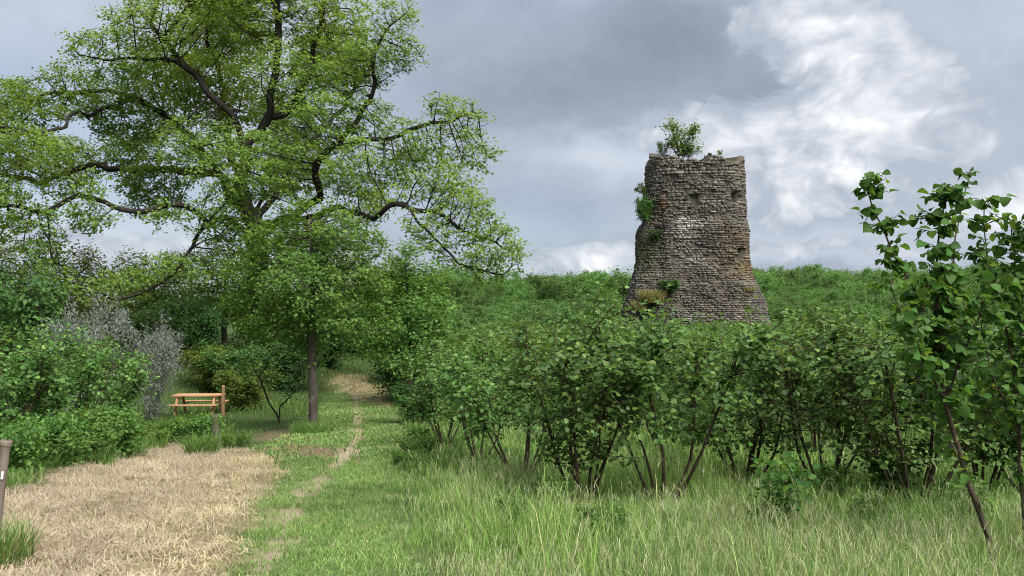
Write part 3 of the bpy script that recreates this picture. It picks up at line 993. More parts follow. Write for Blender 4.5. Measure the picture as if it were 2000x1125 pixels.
# ------------------------------------------------------------------ the great oak
def great_oak():
    rng = np.random.default_rng(3)
    d0 = 40.0
    base = np.array([X(512, d0), d0, float(G(X(512, d0), d0))])
    q = lambda px, py, dd: at(px, py, d0 + dd)
    guides = [
        [base - UP * .3, base + UP * 1.5, q(508, 600, 0), q(503, 520, 0), q(500, 450, 0), q(505, 390, 0)],
        [q(500, 450, 0), q(462, 385, -1), q(482, 285, -1.5), q(432, 215, -2), q(370, 130, -2), q(295, 55, -2.5)],
        [q(482, 285, -1.5), q(522, 235, -2), q(532, 150, -2), q(541, 60, -2), q(546, -40, -2)],
        [q(522, 235, -2), q(575, 192, -1.5), q(612, 110, -1), q(640, 10, -.5), q(640, -60, -.5)],
        [q(503, 440, 0), q(565, 425, -1.5), q(622, 388, -3), q(620, 338, -3.5), q(652, 292, -4), q(740, 266, -4.5), q(860, 242, -5), q(945, 216, -5)],
        [q(652, 292, -4), q(695, 245, -3.5), q(724, 190, -3.5), q(728, 110, -3.5), q(760, 50, -4)],
        [q(530, 440, -1), q(640, 405, -3), q(720, 425, -5), q(800, 410, -6.5), q(850, 462, -7.5), q(910, 520, -8), q(985, 540, -8.5)],
        [q(800, 410, -6.5), q(870, 425, -7), q(930, 455, -7), q(995, 490, -7)],
        [q(500, 430, 0), q(430, 352, 2), q(330, 332, 4), q(200, 325, 5), q(80, 350, 6), q(-40, 330, 6)],
        [q(495, 455, 0), q(412, 432, -3), q(362, 492, -5), q(300, 560, -6.5), q(225, 590, -7)],
        [q(440, 355, 1), q(365, 262, 1), q(255, 192, 0), q(130, 172, -1), q(50, 200, -1)],
        [q(370, 130, -2), q(285, 108, -3), q(190, 118, -3.5), q(140, 95, -4)],
        [q(412, 432, -3), q(340, 400, -4), q(250, 405, -5), q(170, 380, -5.5), q(90, 410, -6), q(0, 400, -6.5)],
        [q(500, 430, 0), q(455, 300, 4), q(430, 160, 7), q(400, 20, 8)],
        [q(505, 420, 0), q(600, 290, 5), q(680, 190, 8), q(720, 120, 9)],
        [q(500, 440, 0), q(520, 350, 6), q(600, 330, 10), q(760, 360, 11)],
        [q(430, 352, 2), q(330, 230, 6), q(230, 110, 8)],
        [q(255, 192, 0), q(170, 220, -3), q(90, 260, -5), q(0, 250, -6)],
    ]
    lob = [(480, 10, 110, -2), (300, 50, 95, -3), (640, 40, 95, -1), (735, 100, 70, -4), (400, -70, 120, 0), (560, -90, 120, -1), (225, 110, 75, -4), (770, 40, 55, -4), (690, 150, 70, -3),
           (165, 95, 45, -4), (60, 200, 75, -2), (150, 180, 75, -1), (0, 290, 85, 4), (-60, 240, 75, -6), (120, 320, 80, 5), (260, 220, 90, 0), (30, 400, 75, -6), (-70, 360, 85, 5), (170, 420, 60, -6), (300, 370, 75, 4),
           (90, 460, 60, -6), (20, 190, 55, -1), (-50, 440, 80, -6),
           (420, 180, 95, 5), (560, 150, 90, -2), (640, 240, 85, -4), (500, 320, 95, -5), (700, 330, 80, -5), (380, 290, 80, -2), (430, 420, 70, -5), (570, 330, 85, 4), (600, 470, 70, -4), (330, 140, 80, 6),
           (790, 262, 50, -5), (865, 222, 45, -5), (920, 232, 45, -5), (935, 285, 32, -5), (925, 325, 28, -5), (770, 330, 60, -4), (830, 370, 65, -6), (890, 425, 65, -7), (955, 460, 55, -7), (1000, 500, 38, -8), (935, 515, 45, -8), (875, 490, 45, -7), (720, 230, 60, -4), (800, 300, 40, 3), (730, 400, 50, 9), (880, 270, 30, -5),
           (170, 360, 42, -6), (100, 300, 42, -6.5), (40, 265, 40, -7), (330, 420, 40, -4), (60, 430, 45, -6), (900, 245, 60, -5), (855, 205, 38, -5), (940, 300, 40, -5.5), (840, 300, 50, -5), (900, 400, 70, -6.5), (970, 475, 60, -7.5), (820, 440, 55, -7), (870, 355, 60, -6), (790, 100, 50, -4), (950, 520, 55, -8), (890, 300, 40, -5), (250, 560, 50, -6), (320, 520, 45, -6), (180, 560, 50, -7), (380, 520, 50, -5), (100, 520, 45, -6), (560, 240, 80, 8), (440, 60, 100, 8), (650, 120, 90, 8), (250, 300, 70, 6), (680, 440, 45, -5), (470, 480, 60, -4)]
    A = lobes_to_points(lob, d0, 12.0, rng, .1, 3.5)
    limbs, crown, nn, nl = tree_meshes(guides, A, .28, .32, 6.0, .0115, rng, 19, .14, T_DIAMOND, M['oakbark'], M['oak'],
                                       leaf_r=.66, flatz=.5, rlim=.022, flare=.5, flat=.58, split_limbs=True, base=base, rcap=.95, thin=.66)
    print('oak nodes', nn, 'leaves', nl, 'attractors', len(A))
    t_ = thing('oak_tree', 'huge spreading old oak with dark twisting limbs towering over the path', 'tree', base)
    for k in sorted(limbs):
        link('trunk' if k == 0 else 'twigs' if k < 0 else 'limb', limbs[k].mesh('limb', M['oakbark'], True), t_)
    link('crown', crown, t_)
great_oak()

# ------------------------------------------------------------------ the young tree by the path and its neighbour
def lobe_tree(name, label, cat, d0, px, lob, trunk_px, per, step, kill, tip, ln, LL, leafm, barkm, seed, rcap=None, tmpl=T_DIAMOND, extra=(), group=None, flat=.5):
    rng = np.random.default_rng(seed)
    base = np.array([X(px, d0), d0, float(G(X(px, d0), d0))])
    guides = [[base - UP * .25] + [base + UP * .5] + [at(a, b, d0 + c) for a, b, c in trunk_px]]
    for e in extra:
        guides.append([at(a, b, d0 + c) for a, b, c in e])
    A = lobes_to_points(lob, d0, per, rng, .15)
    limbs, crown, nn, nl = tree_meshes(guides, A, step, kill, step * 14, tip, rng, ln, LL, tmpl, barkm, leafm, leaf_r=.85, flare=.45, flat=flat, base=base, rcap=rcap)
    print(name, nn, nl)
    t_ = thing(name, label, cat, base, 0, group)
    link('trunk', limbs[0].mesh('trunk', barkm, True), t_)
    link('crown', crown, t_)
    return t_

lobe_tree('young_tree', 'young leafy tree with straight grey trunk beside the footpath', 'tree', 22.0, 613,
          [(605, 405, 36, 0), (560, 420, 36, .2), (650, 415, 36, 0), (540, 470, 62, .3), (660, 460, 62, -.4), (600, 490, 74, .6), (490, 540, 62, .2), (590, 560, 84, -.8), (695, 540, 66, .2), (725, 480, 46, .4),
           (470, 590, 42, 0), (550, 620, 60, -.3), (645, 620, 62, -.4), (728, 580, 45, .2), (500, 640, 42, .3), (700, 650, 42, 0), (590, 660, 45, .4), (760, 640, 36, .3), (740, 690, 28, .5), (460, 520, 35, .6)],
          [(611, 740, 0), (608, 640, 0), (610, 540, 0), (606, 430, 0)], 90, .13, .15, .0062, 10, .092, M['young'], M['youngbark'], 5, rcap=.125)
lobe_tree('field_tree', 'rounder green tree behind the young tree, right of the footpath', 'tree', 31.0, 800,
          [(790, 505, 42, 0), (835, 545, 45, 0), (765, 560, 50, .4), (820, 610, 58, -.5), (862, 590, 34, 0), (770, 640, 55, 0), (850, 660, 45, 0), (800, 690, 50, -.5), (735, 610, 40, .6), (740, 680, 40, .4)],
          [(800, 720, 0), (798, 600, 0), (792, 520, 0)], 45, .18, .21, .008, 12, .125, M['young'], M['youngbark'], 6, rcap=.17)

# ------------------------------------------------------------------ generic bushes
def bush_parts(seed, h, r, nst, ntw, lpt, leafL, clear, stem_r, rng=None, tw_len=.5, tmpl=T_ROUND, flat=.55, lean=(0, 0), upshoots=6, stems_sep=False, open_=.75, side=6):
    """vase-shaped bush: stems spreading from one stool, twigs with leaves along them"""
    rng = np.random.default_rng(seed)
    stems = []; twigs_at = []
    for s in range(nst):
        a = s / nst * 2 * np.pi + rng.uniform(-.4, .4)
        hh = h * rng.uniform(.72, .96)
        rr = r * rng.uniform(.35, 1.0) * open_
        b = np.array([np.cos(a), np.sin(a), 0]) * rng.uniform(.02, .08)
        end = np.array([np.cos(a) * rr + lean[0], np.sin(a) * rr + lean[1], hh])
        mid = b * .6 + end * .4 + np.array([rng.normal(0, .06), rng.normal(0, .06), -h * .05 + rng.normal(0, .04)])
        mid2 = b * .25 + end * .75 + np.array([rng.normal(0, .07), rng.normal(0, .07), h * .03])
        pl = smooth_poly([b - UP * .12, mid, mid2, end], h / 9)
        rad = np.linspace(stem_r * rng.uniform(.7, 1.2), stem_r * .22, len(pl))
        stems.append((pl, rad))
    sub = Cat()
    P, O = [], []
    for t_ in range(ntw):
        pl, rad = stems[rng.integers(nst)]
        lo = clear / h
        u = lo + (1 - lo) * rng.uniform(0, 1) ** .85
        k = min(len(pl) - 1, int(u * len(pl)))
        b = pl[k]
        if b[2] < clear * .75: continue
        ax = unit(np.array([b[0], b[1], 0.0]) + rng.normal(0, .25, 3))
        dv = unit(rng.normal(0, 1, 3) * np.array([1, 1, .55]) + ax * .7 + UP * .35)
        L = tw_len * rng.uniform(.5, 1.3)
        if rng.uniform() < upshoots / ntw:
            dv = unit(UP + rng.normal(0, .22, 3)); L *= 1.5
        e = b + dv * L
        # keep the head roughly domed
        e[2] = max(e[2], clear * .8)
        e[2] = min(e[2], h * rng.uniform(.92, 1.28) * (1.05 - .28 * (np.hypot(e[0] - lean[0], e[1] - lean[1]) / (r * 1.1)) ** 2))
        mid = (b + e) / 2 + UP * .04 + rng.normal(0, .03, 3)
        tw = np.array([b, mid, e])
        V, F = tube(tw, [.007 * stem_r / .025, .005 * stem_r / .025, .002], 3)
        sub.add(V, F)
        uu = rng.uniform(.12, 1.05, lpt)
        q = (b * ((1 - uu) ** 2)[:, None] + mid * (2 * uu * (1 - uu))[:, None] + e * (uu ** 2)[:, None]) + rng.normal(0, leafL * .75, (lpt, 3))
        P.append(q); O.append(np.repeat((dv + ax * .5)[None], lpt, 0))
    P = np.vstack(P); O = unit(np.vstack(O))
    N, Dv = leaf_frames(len(P), rng, flat, O, .35)
    V, F = leaf_geo(P, N, Dv, rng.uniform(.6, 1.3, len(P)) * leafL, tmpl)
    return stems, sub, (V, F)

def bush_proto(seed, leafm, barkm, detail, **kw):
    """meshes of a bush: separate stems + twigs + foliage (detail), or stems + foliage"""
    stems, sub, (V, F) = bush_parts(seed, **kw)
    fol = mesh_np('foliage', V, F, leafm)
    rng = np.random.default_rng(seed)
    if detail:
        sm = []
        for pl, rad in stems:
            c = Cat(); c.add(*tube(pl, rad, 6, .08, rng)); sm.append(c.mesh('stem', barkm, True))
        return [('stem', m_) for m_ in sm] + [('twigs', sub.mesh('twigs', barkm))] + [('foliage', fol)]
    c = Cat()
    for pl, rad in stems: c.add(*tube(pl, rad, 4))
    c.add(np.concatenate(sub.V), np.concatenate(sub.F[4]))
    return [('stems', c.mesh('stems', barkm, True)), ('foliage', fol)]
def plant(parts, name, label, cat, loc, rz=0.0, sc=1.0, group=None, scz=None, tilt=(0, 0)):
    t_ = thing(name, label, cat, loc, rz, group)
    t_.scale = (sc, sc, scz or sc)
    t_.rotation_euler = (tilt[0], tilt[1], rz)
    for nm, me in parts:
        link(nm, me, t_)
    return t_

HZ = dict(h=2.25, r=1.35, nst=7, ntw=230, lpt=18, leafL=.068, clear=.92, stem_r=.027, tw_len=.52, upshoots=30, open_=.95)
hz_near = [bush_proto(100 + i, M['hazel'], M['hazelbark'], True, **dict(HZ, clear=(.62, .95, .5, .85, .72)[i], nst=(7, 5, 7, 6, 6)[i], h=(2.2, 2.35, 2.1, 2.3, 2.2)[i])) for i in range(5)]
HZM = dict(h=2.6, r=1.6, nst=6, ntw=190, lpt=13, leafL=.13, clear=.5, stem_r=.035, tw_len=.6, upshoots=20)
hz_mid = [bush_proto(200 + i, M['hazel'], M['hazelbark'], False, **HZM) for i in range(4)]
HZF = dict(h=3.0, r=1.75, nst=6, ntw=230, lpt=18, leafL=.125, clear=.45, stem_r=.05, tw_len=.55, upshoots=8, tmpl=T_DIAMOND, flat=.5)
hz_far = [bush_proto(300 + i, M['hill'], M['hazelbark'], False, **HZF) for i in range(4)]

# front row of the hazel orchard, each bush where it stands
rng = np.random.default_rng(77)
FRONT = [
    (1140, 9.7, 0, .98, 0.4, 'hazel bush at the left end of the front row, with many thin stems'),
    (1290, 9.6, 1, 1.03, 2.0, 'hazel bush below the tower with bare yellowish stems spreading in a V'),
    (1450, 11.6, 2, 1.0, 1.1, 'hazel bush set back in the front row, foliage reaching low to the grass'),
    (1612, 10.8, 3, 1.0, 3.4, 'hazel bush with two dark stools of stems behind the low sapling'),
    (1785, 9.4, 4, 1.0, 5.0, 'hazel bush with a leaning brown stem, left of the tall near hazel'),
    (1905, 10.2, 0, 1.04, 2.6, 'hazel bush directly behind the trunk of the tall near hazel'),
    (2030, 9.9, 2, 1.02, 4.4, 'hazel bush cut by the right edge, behind the slender hazel'),
    (1020, 12.6, 3, .93, 1.7, 'hazel bush with slender stems where the front row turns along the path'),
    (935, 15.0, 1, .92, 0.9, 'hazel bush on the orchard corner nearest the footpath'),
    (868, 18.0, 4, .95, 2.2, 'dense hazel bush overhanging the grass at the bend of the path'),
]
taken = []
for (px, d, k, s, rz, lab) in FRONT:
    x = X(px, d)
    plant(hz_near[k], 'hazel_bush', lab, 'bush', (x, d, float(G(x, d))), rz, s, 'hazels along the front of the orchard')
    taken.append((x, d))

# the orchard behind: every bush in view up to the nearest few hundred, the rest of the hillside as one mass
def orchard():
    rng = np.random.default_rng(9)
    spots = []
    for j in range(120):
        y = 15.2 + j * 3.3 if j < 16 else 15.2 + 16 * 3.3 + (j - 16) * 4.2
        if y > 262: break
        sp = 3.0 if y < 66 else 4.2
        for x in np.arange(-60, 190, sp):
            xx = x + (j % 2) * sp * .5 + rng.normal(0, .28); yy = y + rng.normal(0, .3)
            if not (abs(xx) < .70 * yy + 3): continue
            edge = np.interp(yy, [11, 14, 18, 24, 34, 45, 60, 300], [1.6, 0.4, -.9, -2.0, -3.2, -4.6, -7.5, -60])
            if xx < edge: continue
            if any((xx - a) ** 2 + (yy - b) ** 2 < 1.9 for a, b in taken): continue
            if yy < 16 and 1000 + xx / yy * FPX < 1060: continue
            # the tower's own ground
            if abs(xx - TOWER_X) < 8.5 and 61.5 < yy < 83: continue
            spots.append((xx, yy))
    spots.sort(key=lambda p: p[1])
    near, far = spots[:290], [p for p in spots[290:] if rng.uniform() > .10]
    for i, (x, y) in enumerate(near):
        z = float(G(x, y))
        lod = hz_near if y < 19 else hz_mid if y < 44 else hz_far
        s = rng.uniform(.84, 1.16) * (1 if y > 17 else .97) * (1 - .22 * float(sstep(30, 42, y)) * (y < 63))
        pxx = 1000 + x / y * FPX
        lab, grp = (('hazel bush in the row just behind the front of the orchard', 'hazels in the second row') if y < 19 else
                    ('hazel bush on the slope behind the tower', 'hazels behind the tower') if y > 82 else
                    ('hazel bush in the crowded orchard left of the tower', 'orchard hazels left of the tower') if pxx < 1215 else
                    ('hazel bush in the crowded orchard right of the tower', 'orchard hazels right of the tower') if pxx > 1505 else
                    ('hazel bush in the crowded orchard straight below the tower', 'orchard hazels below the tower'))
        plant(lod[rng.integers(len(lod))], 'orchard_hazel', lab, 'bush', (x, y, z), rng.uniform(0, 6.28), s,
              grp)
    # hillside: instances on points
    fc = bpy.data.collections.new('hillside_kinds')
    for i, pr in enumerate(hz_far):
        o = bpy.data.objects.new('hillside_kind', pr[1][1])
        fc.objects.link(o)
    P = np.array([(x, y, float(G(x, y)) - .1) for x, y in far])
    me = bpy.data.meshes.new('hillside_orchard')
    me.from_pydata([tuple(p) for p in P], [], [])
    for nm, typ, val in (('rz', 'FLOAT', rng.uniform(0, 6.28, len(P))), ('sc', 'FLOAT', (1.0 + 1.3 * rng.uniform(0, 1, len(P)) ** 3) * (1 + .25 * (vnoise(P[:, 0], P[:, 1], 18, 5) - .5)))):
        a = me.attributes.new(nm, typ, 'POINT'); a.data.foreach_set('value', val.astype(np.float32))
    a = me.attributes.new('kind_i', 'INT', 'POINT'); a.data.foreach_set('value', rng.integers(0, len(hz_far), len(P)).astype(np.int32))
    o = link('hillside_orchard', me)
    ng = bpy.data.node_groups.new('hillside_orchard', 'GeometryNodeTree')
    ng.interface.new_socket('Geometry', in_out='INPUT', socket_type='NodeSocketGeometry')
    ng.interface.new_socket('Geometry', in_out='OUTPUT', socket_type='NodeSocketGeometry')
    n = ng.nodes
    gi, go = n.new('NodeGroupInput'), n.new('NodeGroupOutput')
    iop = n.new('GeometryNodeInstanceOnPoints')
    ci = n.new('GeometryNodeCollectionInfo')
    ci.inputs['Collection'].default_value = fc
    ci.inputs['Separate Children'].default_value = True
    ci.inputs['Reset Children'].default_value = True
    def na(nm, dt):
        x_ = n.new('GeometryNodeInputNamedAttribute'); x_.data_type = dt; x_.inputs['Name'].default_value = nm
        return next(s for s in x_.outputs if s.enabled and s.name == 'Attribute')
    L = ng.links
    L.new(gi.outputs[0], iop.inputs['Points']); L.new(ci.outputs[0], iop.inputs['Instance'])
    iop.inputs['Pick Instance'].default_value = True
    L.new(na('kind_i', 'INT'), iop.inputs['Instance Index'])
    cx = n.new('ShaderNodeCombineXYZ'); L.new(na('rz', 'FLOAT'), cx.inputs[2])
    L.new(cx.outputs[0], iop.inputs['Rotation'])
    L.new(na('sc', 'FLOAT'), iop.inputs['Scale'])
    L.new(iop.outputs[0], go.inputs[0])
    md = o.modifiers.new('orchard', 'NODES'); md.node_group = ng
    tag(o, 'green orchard and scrub covering the far hillside up to the ridge', 'orchard', kind='stuff')
    print('orchard', len(near), 'last y', near[-1][1], 'far', len(far))
TOWER_D = 65.0
TOWER_X = X(1360, TOWER_D + 4)
orchard()

# ================================================================== the tower
def stone_mat():
    m, gg = new_mat('rubble stone')
    a = gg.new('ShaderNodeAttribute', attribute_name='tint')
    t_ = gg.new('ShaderNodeTexCoord')
    n = gg.noise(t_.outputs['Object'], 3.2, 8, 0.7)
    n2 = gg.noise(t_.outputs['Object'], 17.0, 6, 0.65)
    hv = gg.new('ShaderNodeHueSaturation')
    gg.put(hv.inputs['Color'], a.outputs['Color'])
    gg.put(hv.inputs['Value'], gg.m('ADD', gg.m('MULTIPLY', n, 0.8), gg.m('MULTIPLY_ADD', n2, 0.7, 0.25)))
    p = gg.new('ShaderNodeBsdfPrincipled')
    gg.put(p.inputs['Base Color'], hv.outputs[0])
    p.inputs['Roughness'].default_value = 0.95
    p.inputs['Specular IOR Level'].default_value = 0.1
    gg.put(p.inputs['Normal'], bumpn(gg, n2, 0.8, 0.06))
    finish(gg, p.outputs[0])
    return m
M['stone'] = stone_mat()

def tower():
    rng = np.random.default_rng(21)
    d = TOWER_D; mpp = d / FPX
    tab = np.array([(280, 1276, 1458), (300, 1273, 1459), (330, 1268, 1461), (400, 1264, 1463), (428, 1261, 1464), (440, 1251, 1465), (520, 1245, 1466), (535, 1242, 1469),
                    (560, 1233, 1480), (600, 1222, 1492), (640, 1214, 1502), (720, 1203, 1516)], float)
    def z_of(row): return EYE + (600 - row) * mpp
    tz = z_of(tab[:, 0])[::-1]; tl = ((tab[:, 1] - 1000) * mpp)[::-1] * 1.035 + .12; tr = ((tab[:, 2] - 1000) * mpp)[::-1] * 1.035 + .12
    cx0 = TOWER_X
    yc = d + 4.0
    def span(z):
        l = np.interp(z, tz, tl); r = np.interp(z, tz, tr)
        return (l + r) / 2, (r - l) / 2
    # plan: rounded square, walked by arc length
    th = np.linspace(0, 2 * np.pi, 2001)
    e = 2 / 4.6
    ux = np.sign(np.cos(th)) * np.abs(np.cos(th)) ** e; uy = np.sign(np.sin(th)) * np.abs(np.sin(th)) ** e
    s = np.concatenate([[0], np.cumsum(np.hypot(np.diff(ux), np.diff(uy)))]); s /= s[-1]
    tw = R(-9)                      # faces the camera, a little of the left flank showing
    def plan(u):
        u = np.mod(u, 1.0)
        a, b = np.interp(u, s, ux), np.interp(u, s, uy)
        du = 1e-3
        a2, b2 = np.interp(np.mod(u + du, 1), s, ux), np.interp(np.mod(u + du, 1), s, uy)
        a1, b1 = np.interp(np.mod(u - du, 1), s, ux), np.interp(np.mod(u - du, 1), s, uy)
        tx, ty = a2 - a1, b2 - b1
        ln = np.hypot(tx, ty) + 1e-9
        nx, ny = ty / ln, -tx / ln
        c, sn = math.cos(tw), math.sin(tw)
        k = 1.0
        return (a * c - b * sn) * k, (a * sn + b * c) * k, nx * c - ny * sn, nx * sn + ny * c
    WIN = [(1349, 377, 1366, 402, .20), (1432, 374, 1444, 395, .5), (1444, 485, 1453.5, 508, 1.0)]
    def disp(x, y, z, front):
        px = 1000 + x / y * FPX * 1.0
        row = 600 - (z - EYE) / mpp
        n1 = vnoise(x * 1.0 + y * .7, z, 1.9, 61) - .5
        n2 = vnoise(x + y * .8, z, .7, 62) - .5
        dd = n1 * .34 + n2 * .14
        # facing lost on the left of the front, and a shallow hollow low in the middle
        lost = sstep(1304, 1290, px) * sstep(385, 400, row) * sstep(545, 525, row) * front
        dd = dd - lost * (.35 + .5 * n2)
        hol = np.exp(-((px - 1350) / 60) ** 2 - ((row - 548) / 10) ** 2) * front
        dd = dd - .25 * hol
        # weathered step below the foot of the shaft
        dd = dd - .12 * np.exp(-((row - 345) / 4) ** 2) * (n1 > .05)
        w = np.zeros_like(dd)
        for (a, b, c, e_, dp) in WIN:
            k = (px > a) & (px < c) & (row > b) & (row < e_) & (front > .5)
            dd = np.where(k, -dp, dd); w = np.where(k, 1, w)
        return dd, w
    def top_z(u):
        return z_of(300) + (vnoise(u * 34, u * 0, 1.7, 63) - .5) * .8 + (vnoise(u * 34, u * 0 + 3, .6, 64) - .5) * .5
    def surf(u, z, off=0.0):
        a, b, nx, ny = plan(u)
        c, hw = span(z)
        x = c + a * hw; y = yc + b * hw * .92
        front = (ny < -.3).astype(float)
        dd, w = disp(x, y, z, front)
        k = dd + off
        return np.stack([x + nx * k, y + ny * k, z], -1), np.stack([nx, ny, np.zeros_like(nx)], -1), w, front
    root = thing('stone_tower', 'ruined grey rubble-stone tower with plants growing from its top', 'tower', (cx0, yc, float(G(cx0, yc))))
    org = np.array([cx0, yc, float(G(cx0, yc))])
    zb = z_of(705)
    # core: mortared mass behind the facing
    nu, nz = 270, 110
    U, T = np.meshgrid(np.arange(nu) / nu, np.linspace(0, 1, nz))
    u = U.ravel(); t_ = T.ravel()
    z = zb + (top_z(u) - .12 - zb) * t_
    p, nrm, w, fr = surf(u, z, -.10)
    i, j = np.meshgrid(np.arange(nz - 1), np.arange(nu), indexing='ij'); i, j = i.ravel(), j.ravel(); j2 = (j + 1) % nu
    F = np.stack([i * nu + j, i * nu + j2, (i + 1) * nu + j2, (i + 1) * nu + j], 1)
    # top: closed by rings stepping inwards, rough and earthy
    V = [p]; Fs = [F]; last = (nz - 1) * nu; cnt = len(p)
    topring = p[-nu:]
    cen = topring.mean(0)
    for q, f in enumerate((.85, .55, .25, .02)):
        r = cen + (topring - cen) * np.array([f, f, 1]) 
        r[:, 2] = topring[:, 2] * f + (topring[:, 2].mean() + .12) * (1 - f) - .04 + (vnoise(r[:, 0], r[:, 1], .8, 66) - .5) * .25 * (1 - f)
        V.append(r)
        jj = np.arange(nu); jn = (jj + 1) % nu
        Fs.append(np.stack([last + jj, last + jn, cnt + jn, cnt + jj], 1)); last = cnt; cnt += nu
    Vv = np.concatenate(V)
    ct = np.zeros((len(Vv), 3)); ct[:] = (.10, .088, .072)
    ct[len(p):] = (.06, .06, .035)
    link('core', mesh_np('core', Vv - org, Fs, M['stone'], False, {'tint': ct}), root)
    # stones, course by course
    stones = []
    z0 = zb
    zmax = z_of(268)
    while z0 < zmax:
        hgt = rng.choice([rng.uniform(.08, .13), rng.uniform(.12, .19), rng.uniform(.19, .27)], p=[.58, .32, .10])
        _, hw = span(z0)
        per = 8 * float(hw) * .93
        uu = rng.uniform(0, .02)
        while uu < 1.0:
            wdt = min(1.0, max(.16, rng.lognormal(-1.15, .5)))
            du = wdt / per
            uc = uu + du / 2
            if z0 + hgt * .6 < float(top_z(np.array([uc]))[0]) and rng.uniform() > .05:
                stones.append((uc, du, z0, hgt, wdt))
            uu += du + rng.uniform(.012, .035) / per
        z0 += hgt + rng.uniform(.008, .03)
    S = np.array(stones)
    ns = len(S)
    uc, du, z0, hg, wd = S.T
    wav = (vnoise(uc * 30, z0 * 0, 3.0, 67) - .5) * .14          # courses wander
    zc = z0 + hg / 2 + wav
    pc, nn, w, fr = surf(uc, zc)
    prot = rng.uniform(-.045, .05, ns) + .05 * (rng.uniform(0, 1, ns) < .10)
    pat = vnoise(uc * 30, zc, .9, 69) * .6 + vnoise(uc * 30, zc, .35, 70) * .4
    prot = prot - .07 * sstep(.56, .72, pat)          # facing worn back into the mortar
    V = np.zeros((ns, 8, 3))
    for k, (su, sz) in enumerate(((-1, -1), (1, -1), (1, 1), (-1, 1))):
        ub = uc + su * du / 2; zz = zc + sz * hg / 2
        pb, nb, _, _ = surf(np.mod(ub, 1), zz)
        jb = rng.normal(0, .018, (ns, 3))
        V[:, k] = pb - nb * .20
        ins = .87 + rng.uniform(-.16, .10, ns)
        a = pc + (pb - pc) * ins[:, None]
        V[:, 4 + k] = a + nb * (prot + rng.normal(0, .015, ns))[:, None] + jb
    keep = w < .5
    # stones that would bridge the windows' edges are dropped
    V = V[keep]; uc, zc, fr, wd, hg = uc[keep], zc[keep], fr[keep], wd[keep], hg[keep]
    pcx, pcy = pc[keep][:, 0], pc[keep][:, 1]
    ns = len(V)
    px = 1000 + pcx / pcy * FPX; row = 600 - (zc - EYE) / mpp
    col = pick(rng, ns, [(.175, .162, .142), (.14, .128, .112), (.215, .20, .177), (.115, .10, .084), (.19, .158, .124)], [.32, .26, .16, .14, .12])
    col = col * .55 + col.mean(0) * .45
    big_ = vnoise(pcx + pcy, zc, 1.6, 68)
    col = col * .82 * (.62 + .45 * big_ + .35 * vnoise(pcx - pcy, zc, .6, 71))[:, None]
    # browner low on the right, reddish by the lost facing, bleached patch in the middle, lichen and moss
    f = (sstep(420, 470, row) * sstep(560, 535, row) * sstep(1380, 1430, px) * .75)[:, None]
    col = col * (1 - f) + col * np.array([1.05, .88, .66]) * f
    f = (np.exp(-((px - 1338) / 14) ** 2 - ((row - 445) / 28) ** 2) + .7 * np.exp(-((px - 1365) / 26) ** 2 - ((row - 436) / 9) ** 2) + .6 * np.exp(-((px - 1350) / 24) ** 2 - ((row - 512) / 10) ** 2)) * (rng.uniform(0, 1, ns) < .8) * (fr > .5)
    f = np.clip(f, 0, .9)[:, None]
    col = col * (1 - f) + np.array([.36, .35, .325]) * f
    f = (np.exp(-((px - 1294) / 6) ** 2 - ((row - 400) / 22) ** 2) * .8)[:, None]
    col = col * (1 - f) + np.array([.20, .10, .06]) * f
    f = (sstep(1305, 1262, px) * sstep(400, 440, row) * sstep(560, 520, row) * sstep(.35, .6, big_) * .7)[:, None]
    col = col * (1 - f) + np.array([.11, .12, .055]) * f
    f = (np.exp(-((px - 1455) / 16) ** 2 - ((row - 525) / 12) ** 2) * .4)[:, None]
    col = col * (1 - f) + np.array([.26, .19, .085]) * f
    f = (sstep(560, 600, row) * .45)[:, None]
    col = col * (1 - f) + col * np.array([1.0, .99, .95]) * f
    BF = np.array([[0, 1, 5, 4], [1, 2, 6, 5], [2, 3, 7, 6], [3, 0, 4, 7], [4, 5, 6, 7]])
    score = wd * hg * (fr > .5) * (np.abs(px - 1355) < 130) * (row < 640) * (row > 285)
    order = np.argsort(-score)
    single, rest = order[:300], order[300:]
    for k in single:
        c0 = V[k].mean(0)
        me = mesh_np('stone', V[k] - c0, [BF], M['stone'], False, {'tint': np.repeat(col[k][None], 8, 0)})
        o = link('stone', me, root)
        o.location = c0 - org
    Vr = V[rest].reshape(-1, 3) - org
    Fr = (np.arange(len(rest))[:, None, None] * 8 + BF[None]).reshape(-1, 4)
    o = link('stonework', mesh_np('stonework', Vr, [Fr], M['stone'], False, {'tint': np.repeat(col[rest], 8, 0)}), root)
    tag(o, kind='stuff')
    # lintels and sills of the openings, and the ragged slab on the top left corner
    def slab(pxa, pxb, ra, rb, dep, nm, tint):
        zc_ = z_of((ra + rb) / 2)
        x0, x1 = (pxa - 1000) * mpp, (pxb - 1000) * mpp
        y0 = yc - span(zc_)[1] * .92
        mb = MB(); rr = random.Random(int(pxa))
        mb.box((x0 - cx0, y0 - yc - .06 + dep, z_of(rb) - org[2]), (x1 - cx0, y0 - yc + .5 + dep, z_of(ra) - org[2]), jit=.06, rng=rr)
        o = mb.build(nm, M['stone'], root)
        a = o.data.attributes.new('tint', 'FLOAT_COLOR', 'POINT')
        a.data.foreach_set('color', np.tile(np.array([*tint, 1], np.float32), len(o.data.vertices)))
    slab(1345, 1369, 373, 376.5, 0.07, 'lintel', (.15, .135, .11))
    slab(1430, 1447, 371, 374, .14, 'lintel', (.14, .125, .105))
    slab(1441, 1456, 480.5, 484, .10, 'lintel', (.17, .135, .10))
    slab(1346, 1368, 402, 404.5, .07, 'sill', (.17, .16, .135))
    slab(1271, 1294, 297, 305, .02, 'capping_slab', (.12, .11, .095))
    return z_of, yc, lambda row: yc - float(span(z_of(row))[1]) * .92
